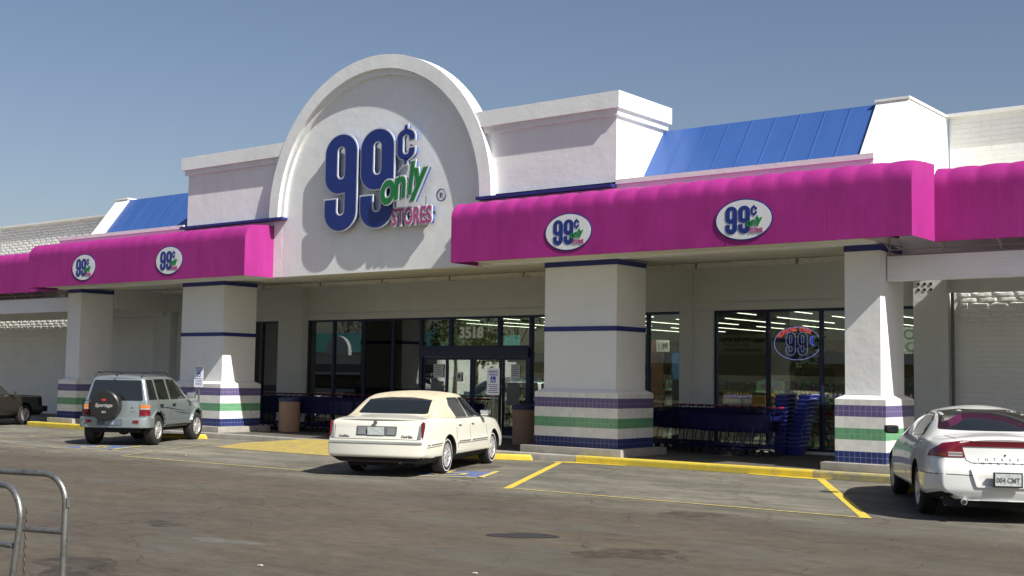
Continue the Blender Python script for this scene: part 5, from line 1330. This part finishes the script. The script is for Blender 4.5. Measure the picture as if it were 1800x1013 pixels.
fx, fy = -22.35, -.05       # right front wheel contact
hx, hy = -math.sin(R(H_)), math.cos(R(H_)); rx, ry = math.cos(R(H_)), math.sin(R(H_))
place_car(c, fx-2.8*hx-.87*rx, fy-2.8*hy-.87*ry, H_)
# ------------------------------------------------------------------ street furniture
def wheel_stop(cx, cy, hd, label):
    m = MB(); L = .92
    m.prism([(-.075, 0), (.075, 0), (.06, .07), (.035, .125), (-.035, .125), (-.06, .07)], 'x', -L, L)
    bmesh.ops.bevel(m.b, geom=[e for e in m.b.edges], offset=.008, segments=1, affect='EDGES')
    for v_ in m.b.verts:
        if abs(v_.co.x) > L-.02: v_.co.x -= math.copysign(v_.co.z*.35, v_.co.x)
    o = m.make('wheel_stop', m_yellow); o.location = (cx, cy, .002); o.rotation_euler = (0, 0, R(hd))
    return tag(o, label, 'wheel stop', 'yellow concrete wheel stops')
wheel_stop(-2.50, -1.06, 22, 'yellow wheel stop in front of the cream sedan')
wheel_stop(-13.05, -1.25, 27, 'yellow wheel stop in front of the silver four wheel drive')
wheel_stop(8.55+(-.42)*3.4+.4, -4.0+.9*3.1-.2, 27, 'yellow wheel stop hidden under the nose of the white sedan')
def hc_sign(px, py, zt, label):
    t = thing('parking_sign', label, 'sign', (px, py, .135), R(14), 'reserved parking signs')
    m = MB(); m.tube([(0, .03, -.005), (0, .03, zt-.135-.04)], .024, 8); m.make('post', m_galv, t)
    p = MB(); w_, h_ = .152, .60; z1 = zt-.135; z0 = z1-h_; p.prism(rpoly([(-w_, z0), (w_, z0), (w_, z1), (-w_, z1)], .025), 'y', -.002, .004); o = p.make('sign_panel', m_signwhite, t)
    k = MB(); k.mesh(text_mesh('RESERVED', .064, .001, .001, 0, 'CENTER', .8), T(0, -.004, z1-.105) @ UP); k.mesh(text_mesh('PARKING', .064, .001, .001, 0, 'CENTER', .8), T(0, -.004, z1-.17) @ UP)
    k.box(-.06, .06, -.0045, -.003, z1-.325, z1-.19)
    for i in range(5): k.box(-.12+.015*(i % 3), .12-.02*(i % 2), -.004, -.003, z1-.38-i*.042, z1-.366-i*.042)
    k.make('lettering', m_signblue, o)
    s_ = MB(); s_.tube([(-.012+.03*math.cos(R(q)), -.0062, z1-.284+.03*math.sin(R(q))) for q in range(110, 400, 20)], .0055, 5); s_.box(-.020, -.008, -.0075, -.005, z1-.275, z1-.222); s_.box(-.018, .022, -.0075, -.005, z1-.268, z1-.258); s_.lathe([(.009, -.001), (.009, .001)], 10, 'y', (-.014, -.0062, z1-.208)); s_.box(.016, .036, -.0075, -.005, z1-.300, z1-.262)
    s_.make('wheelchair_symbol', m_signwhite, o)
hc_sign(-3.165, -.18, 1.94, 'blue and white reserved parking sign on a post beyond the cream sedan bonnet')
hc_sign(-13.475, -.19, 1.945, 'blue and white reserved parking sign on a post in front of the left pillar')
def can(px, py, r, h, label):
    t = thing('litter_bin', label, 'litter bin', (px, py, .135), 0, 'round aggregate litter bins')
    m = MB(); m.lathe([(r-.02, 0), (r, .02), (r, h-.03), (r-.012, h)], 36); m.make('bin_body', m_can, t)
    m = MB(); m.lathe([(r+.012, h-.015), (r+.02, h+.015), (r+.012, h+.075), (r-.06, h+.105), (.12, h+.115), (.118, h+.06)], 36, caps=False); m.lathe([(.118, h+.061), (.001, h+.06)], 24, mi=1, caps=False); m.make('bin_lid', [plain('bin_lid_navy', lin((34, 44, 84)), .5), m_black], t)
can(-11.95, 1.75, .29, .86, 'pale aggregate litter bin with blue lid in front of the trolley row')
can(-3.88, 1.92, .29, .86, 'brown litter bin with blue lid against the centre pillar')

# ------------------------------------------------------------------ cart rails in the foreground
def hoop(label, p_end, p_far, ztop, lean, zmid, rad):
    """bent tube hoop: leg at p_end, top rail runs to p_far"""
    t = thing('cart_rail', label, 'rail', (p_end[0], p_end[1], 0)); e = Vector((p_end[0], p_end[1], 0)); f = Vector((p_far[0], p_far[1], 0)); u = (f-e).normalized(); L = (f-e).length
    r0 = .20; pts = [Vector((0, 0, 0))+u*lean]
    pts.append(Vector((0, 0, (ztop-r0)*.5))+u*lean*.5)
    for i in range(0, 10):
        a_ = R(90*i/9); pts.append(u*(r0-r0*math.cos(a_))+Vector((0, 0, ztop-r0+r0*math.sin(a_))))
    for i in range(9, -1, -1):
        a_ = R(90*i/9); pts.append(u*(L-r0+r0*math.cos(a_))+Vector((0, 0, ztop-r0+r0*math.sin(a_))))
    pts.append(u*(L-lean)+Vector((0, 0, 0)))
    m = MB(); m.tube(pts, rad, 14); m.make('hoop_tube', m_galv, t)
    m = MB(); m.tube([u*(lean*.45)+Vector((0, 0, zmid)), u*(L-lean*.45)+Vector((0, 0, zmid))], rad*.92, 12); m.lathe([(rad*1.25, -.02), (rad*1.25, .02)], 14, 'z', tuple(u*(lean*.45+.02)+Vector((0, 0, zmid)))) if False else None; m.make('mid_rail', m_galv, t)
    m = MB(); m.lathe([(rad*2, 0), (rad*2, .02), (rad*1.2, .05)], 16, 'z', tuple(u*lean)); m.make('foot', m_galv, t)
    return t
far = hoop('taller galvanised cart rail hoop farther from the camera', (6.16, -16.50), (3.9, -17.08), 1.02, .0, .625, .0225)
m = MB(); m.box(.018, .034, -.012, .012, .80, .86); m.make('bracket', m_galv, far)
near = hoop('lower galvanised cart rail hoop nearer the camera with a leaning leg', (6.78, -17.20), (4.4, -17.20), 1.02, .15, .65, .0205)
# hanging chain
m = MB(); z = .90
for i in range(26):
    ang = (i % 2)*90; M = T(0, 0, z) @ RZ(ang)
    lp = [(.0075*math.cos(q)*(1), 0, .017*math.sin(q)) for q in [2*math.pi*k/10 for k in range(10)]]
    m.tube([M @ Vector(p) for p in lp], .0026, 5, closed=True); z -= .0265
ch = m.make('chain', plain('rusty_chain', (.09, .07, .05), .6, .6)); ch.location = (6.815, -17.185, -.02)
tag(ch, 'rusty link chain hanging from the nearer cart rail', 'chain')
# cable lying on the ground between the rails
m = MB(); m.tube([(4.4+.16*i, -16.35+.25*math.sin(i*.35), .012) for i in range(14)], .010, 6); tag(m.make('ground_cable', m_black), 'black cable lying on the asphalt beneath the cart rails', 'cable')

# ------------------------------------------------------------------ shopping trolleys
def trolley():
    t = thing('shopping_trolley', '', 'trolley', (0, 0, 0))
    # x forward; handle at x=0; basket nose at x=.9
    Lb, z0, z1 = .86, .50, .98
    def P(u, v, w_):     # u along 0..1, v height 0..1, w side -1..1
        x = .06+u*Lb+(1-v)*(.07-.16*u)*1.0; hw = (.29-.07*u)*(.86+.14*v); z = z0+.06*u+(z1-z0-.06*u+(-.05*u))*v; return (x, w_*hw, z)
    m = MB()
    for sg in (-1, 1):
        for i in range(15): m.tube([P(i/14, 0, sg), P(i/14, 1, sg)], .0045, 4)
        for j in (0, .17, .34, .5, .67, .84, 1): m.tube([P(0, j, sg), P(1, j, sg)], .006 if j in (0, 1) else .0045, 4)
        m.face([P(.0, .04, sg*.985), P(1, .04, sg*.985), P(1, .80, sg*.985), P(0, .80, sg*.985)])
    for i in range(9): m.tube([P(1, 0, -1+i/4), P(1, 1, -1+i/4)], .0045, 4)
    for j in (0, .25, .5, .75, 1): m.tube([P(1, j, -1), P(1, j, 1)], .005, 4)
    for i in range(7): m.tube([P(0, 0, -1+i/3), P(1, 0, -1+i/3)], .0045, 4)
    m.face([P(.05, .30, -.97), P(.05, .30, .97), P(.05, .9, .97), P(.05, .9, -.97)])
    m.make('basket', m_cart, t, angle=60)
    m = MB()
    for sg in (-1, 1):
        m.tube([(-.04, sg*.27, 1.04), (.04, sg*.27, .80), (.10, sg*.26, .46), (.14, sg*.25, .24), (.10, sg*.25, .15), (.90, sg*.20, .15)], .0115, 6); m.tube([(.14, sg*.25, .24), (.85, sg*.19, .20)], .008, 5)
    m.tube([(.90, -.20, .15), (.90, .20, .15)], .011, 6); m.tube([(.14, -.25, .22), (.14, .25, .22)], .01, 6)
    for i in range(6): m.tube([(.14, -.22+.088*i, .22), (.85, -.17+.068*i, .20)], .004, 4)
    m.make('chassis', m_cartdark, t)
    m = MB(); m.tube([(-.04, -.275, 1.04), (-.04, .275, 1.04)], .018, 8, mi=0); m.tube([(-.04, -.12, 1.04), (-.04, .12, 1.04)], .0195, 8, mi=1); m.make('handle', [m_cart, m_bluered], t)
    wm = MB(); wm.lathe([(.03, -.013), (.06, -.011), (.062, 0), (.06, .011), (.03, .013)], 18, 'y'); w0 = None
    for x in (.12, .86):
        for sg in (-1, 1):
            o = wm.make('castor', m_rubber, t) if w0 is None else w0.copy()
            if w0 is None: w0 = o
            else: COL.objects.link(o); o.parent = t
            o.location = (x, sg*(.24 if x < .5 else .19), .062)
    return t
tp = trolley(); first = [True]
def put_trolley(x, y, rz, lb, grp):
    if first[0]: tp.location = (x, y, .135); tp.rotation_euler = (0, 0, rz); first[0] = False; r = tp
    else: r = dup(tp, (x, y, .135), rz)
    r['label'] = lb; r['group'] = grp
for i in range(32): put_trolley(-5.75-i*.262+random.uniform(-.01, .01), 2.55+random.uniform(-.015, .015), R(180+random.uniform(-.8, .8)), 'blue shopping trolley nested in the long row behind the cream sedan', 'trolleys nested along the left windows')
for i in range(8): put_trolley(2.36-i*.215, 2.62+i*.02, R(180+random.uniform(-1, 1)), 'blue shopping trolley nested in the row left of the basket stacks', 'trolleys nested in the front right row')
for i in range(6): put_trolley(.62-i*.22, 3.25, R(180+random.uniform(-1.5, 1.5)), 'blue shopping trolley in the row behind, beside the downpipe pilaster', 'trolleys nested in the rear right row')
put_trolley(-1.25, 2.55, R(166), 'single dark trolley standing right of the centre pillar', 'lone trolleys')
put_trolley(-1.05, 3.3, R(185), 'single dark trolley against the window right of the centre pillar', 'lone trolleys')

# ------------------------------------------------------------------ hand basket stacks
hb = thing('hand_basket', '', 'basket', (0, 0, 0))
m = MB(); lo = rpoly([(-.19, -.12), (.19, -.12), (.19, .12), (-.19, .12)], .04); hi = rpoly([(-.235, -.155), (.235, -.155), (.235, .155), (-.235, .155)], .05); n = len(lo)
va = [m.b.verts.new((*p, 0)) for p in lo]; vb = [m.b.verts.new((*p, .20)) for p in hi]; vc = [m.b.verts.new((p[0]*1.07, p[1]*1.07, .205)) for p in hi]; vd = [m.b.verts.new((p[0]*1.07, p[1]*1.07, .18)) for p in hi]
m.b.faces.new(va)
for k in range(n):
    for A, B in ((va, vb), (vb, vc), (vc, vd)): m.b.faces.new((A[k], A[(k+1) % n], B[(k+1) % n], B[k]))
m.make('basket_shell', m_basket, hb, recalc=True)
m = MB(); m.tube([(-.20, -.165, .19), (-.20, -.17, .215), (.20, -.17, .215), (.20, -.165, .19)], .007, 6); m.tube([(-.06, -.172, .215), (.06, -.172, .215)], .012, 8); m.make('handle', plain('basket_handle_grey', (.35, .38, .5), .4), hb)
fb = True
for sx, sy, lean, nm in ((1.98, 3.62, .004, 'left'), (2.30, 3.60, .022, 'right')):
    for i in range(13):
        loc = (sx+lean*i+random.uniform(-.006, .006), sy, .145+i*.092)
        if fb: hb.location = loc; hb.rotation_euler = (0, 0, R(90)); r = hb; fb = False
        else: r = dup(hb, loc, R(90+random.uniform(-3, 3)))
        r['label'] = f'blue hand basket in the {nm} of the two leaning basket stacks'; r['group'] = f'{nm} stack of hand baskets'

# ------------------------------------------------------------------ what the shop windows mirror: the far side of the car park
m_teal = plain('teal_shop_roof', (.10, .30, .29), .5); m_tan = plain('tan_wall', (.42, .37, .29), .9)
op = thing('opposite_shop', 'white shop with teal mansard roof across the car park', 'shop', (0, 0, 0))
m = MB(); m.box(-84, -62, -68, -56, 0, 3.9); m.make('wall', m_stucco, op)
m = MB(); m.prism([(-55.2, 3.9), (-56.8, 5.9), (-68, 5.9), (-68, 3.9)], 'x', -84.5, -61.5); rf = m.make('roof', m_teal, op)
m = MB(); m.prism([(-75.6, 3.6), (-72.4, 3.6)]+[(-74+1.6*math.cos(R(t)), 4.0+1.5*math.sin(R(t))) for t in range(0, 181, 12)], 'y', -55.1, -54.7); m.make('gable', m_stucco, op)
m = MB(); m.box(-68.5, -63, -54.95, -54.8, 3.3, 4.3, 0); m.box(-69, -62.5, -54.9, -54.75, 1.9, 2.7, 1); m.make('sign_board', [plain('sign_yellow', (.6, .45, .05), .5), m_signblue], op)
m = MB()
m.box(-84, -62, -56.3, -55.2, 1.75, 1.95); m.make('awning_edge', m_smooth, op)
m = MB(); m.box(-83.5, -62.5, -56.04, -55.98, .3, 1.7); m.make('window', m_carglass, op)
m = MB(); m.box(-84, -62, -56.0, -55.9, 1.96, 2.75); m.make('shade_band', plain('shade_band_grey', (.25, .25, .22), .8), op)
o2 = thing('opposite_shop', 'long tan shop row across the car park', 'shop', (0, 0, 0))
m = MB(); m.box(-56, 2, -74, -62, 0, 5.0); m.make('wall', m_tan, o2)
m = MB(); m.box(-56.5, 2.5, -62, -59.6, 3.1, 3.9); m.make('canopy', m_smooth, o2)
m = MB()
for x in range(-54, 0, 5): m.box(x, x+3.4, -62.08, -61.98, .4, 2.8)
m.make('window', m_carglass, o2)
# parked vehicles that show in the glass (copies of the ones in front)
def copy_car(src, X, Y, rz, lb):
    r = dup(src, (X, Y, .004), R(rz)); r['label'] = lb; r['category'] = 'car'; return r
copy_car(suv, -30, -18.5, 240, 'silver four wheel drive parked across the car park, seen in the windows')
copy_car(bpy.data.objects['white_sedan'], -16.5, -16.8, 62, 'white sedan parked across the aisle, seen in the door glass')
# trees across the car park
a = N('leaf_green'); f = a.noise(a.pos(), 2.5, 4); a.set(col=a.ramp(f, [(.3, (.03, .06, .02)), (.7, (.09, .13, .04))]), rough=.8); m_leaf = a.m
m_bark = plain('bark', (.12, .09, .06), .9)
def tree(x, y, h, lb, seed):
    rr = random.Random(seed); t = thing('tree', lb, 'tree', (x, y, 0), 0, 'trees across the car park')
    m = MB(); m.tube([(0, 0, 0), (.1, 0, h*.3), (0, .1, h*.55)], [.22, .16, .08], 8)
    for k in range(5):
        a_ = k*1.26; m.tube([(.05, 0, h*.35), (math.cos(a_)*h*.16, math.sin(a_)*h*.16, h*.62)], [.08, .03], 6)
    m.make('trunk', m_bark, t); m = MB()
    for k in range(34):
        c0 = Vector((rr.gauss(0, h*.16), rr.gauss(0, h*.16), h*.66+rr.gauss(0, h*.12)))
        for j in range(26):
            p = c0+Vector((rr.gauss(0, .35), rr.gauss(0, .35), rr.gauss(0, .28))); s_ = rr.uniform(.10, .2); q = Vector((rr.gauss(0, 1), rr.gauss(0, 1), rr.gauss(0, 1))).normalized(); u = q.orthogonal().normalized()*s_; v_ = q.cross(u)
            m.face([p-u-v_*.5, p+u-v_*.5, p+u*.3+v_, p-u*.3+v_])
    m.make('crown', m_leaf, t, recalc=False, smooth=False)
for i, (x, y, h) in enumerate(((-44, -40, 6.5), (-58, -54, 8.5), (-24, -50, 6), (-8, -54, 7), (14, -50, 6.5), (-92, -74, 14), (-80, -78, 15), (-68, -76, 14))): tree(x, y, h, ['bushy tree nearest the teal roofed shop', 'bushy tree beside the teal roofed shop', 'small bushy tree before the tan shop row', 'bushy tree before the right end of the tan shops', 'bushy tree right of the tan shops', 'tall tree behind the left end of the teal roofed shop', 'tall tree behind the middle of the teal roofed shop', 'tall tree behind the right end of the teal roofed shop'][i], 50+i)
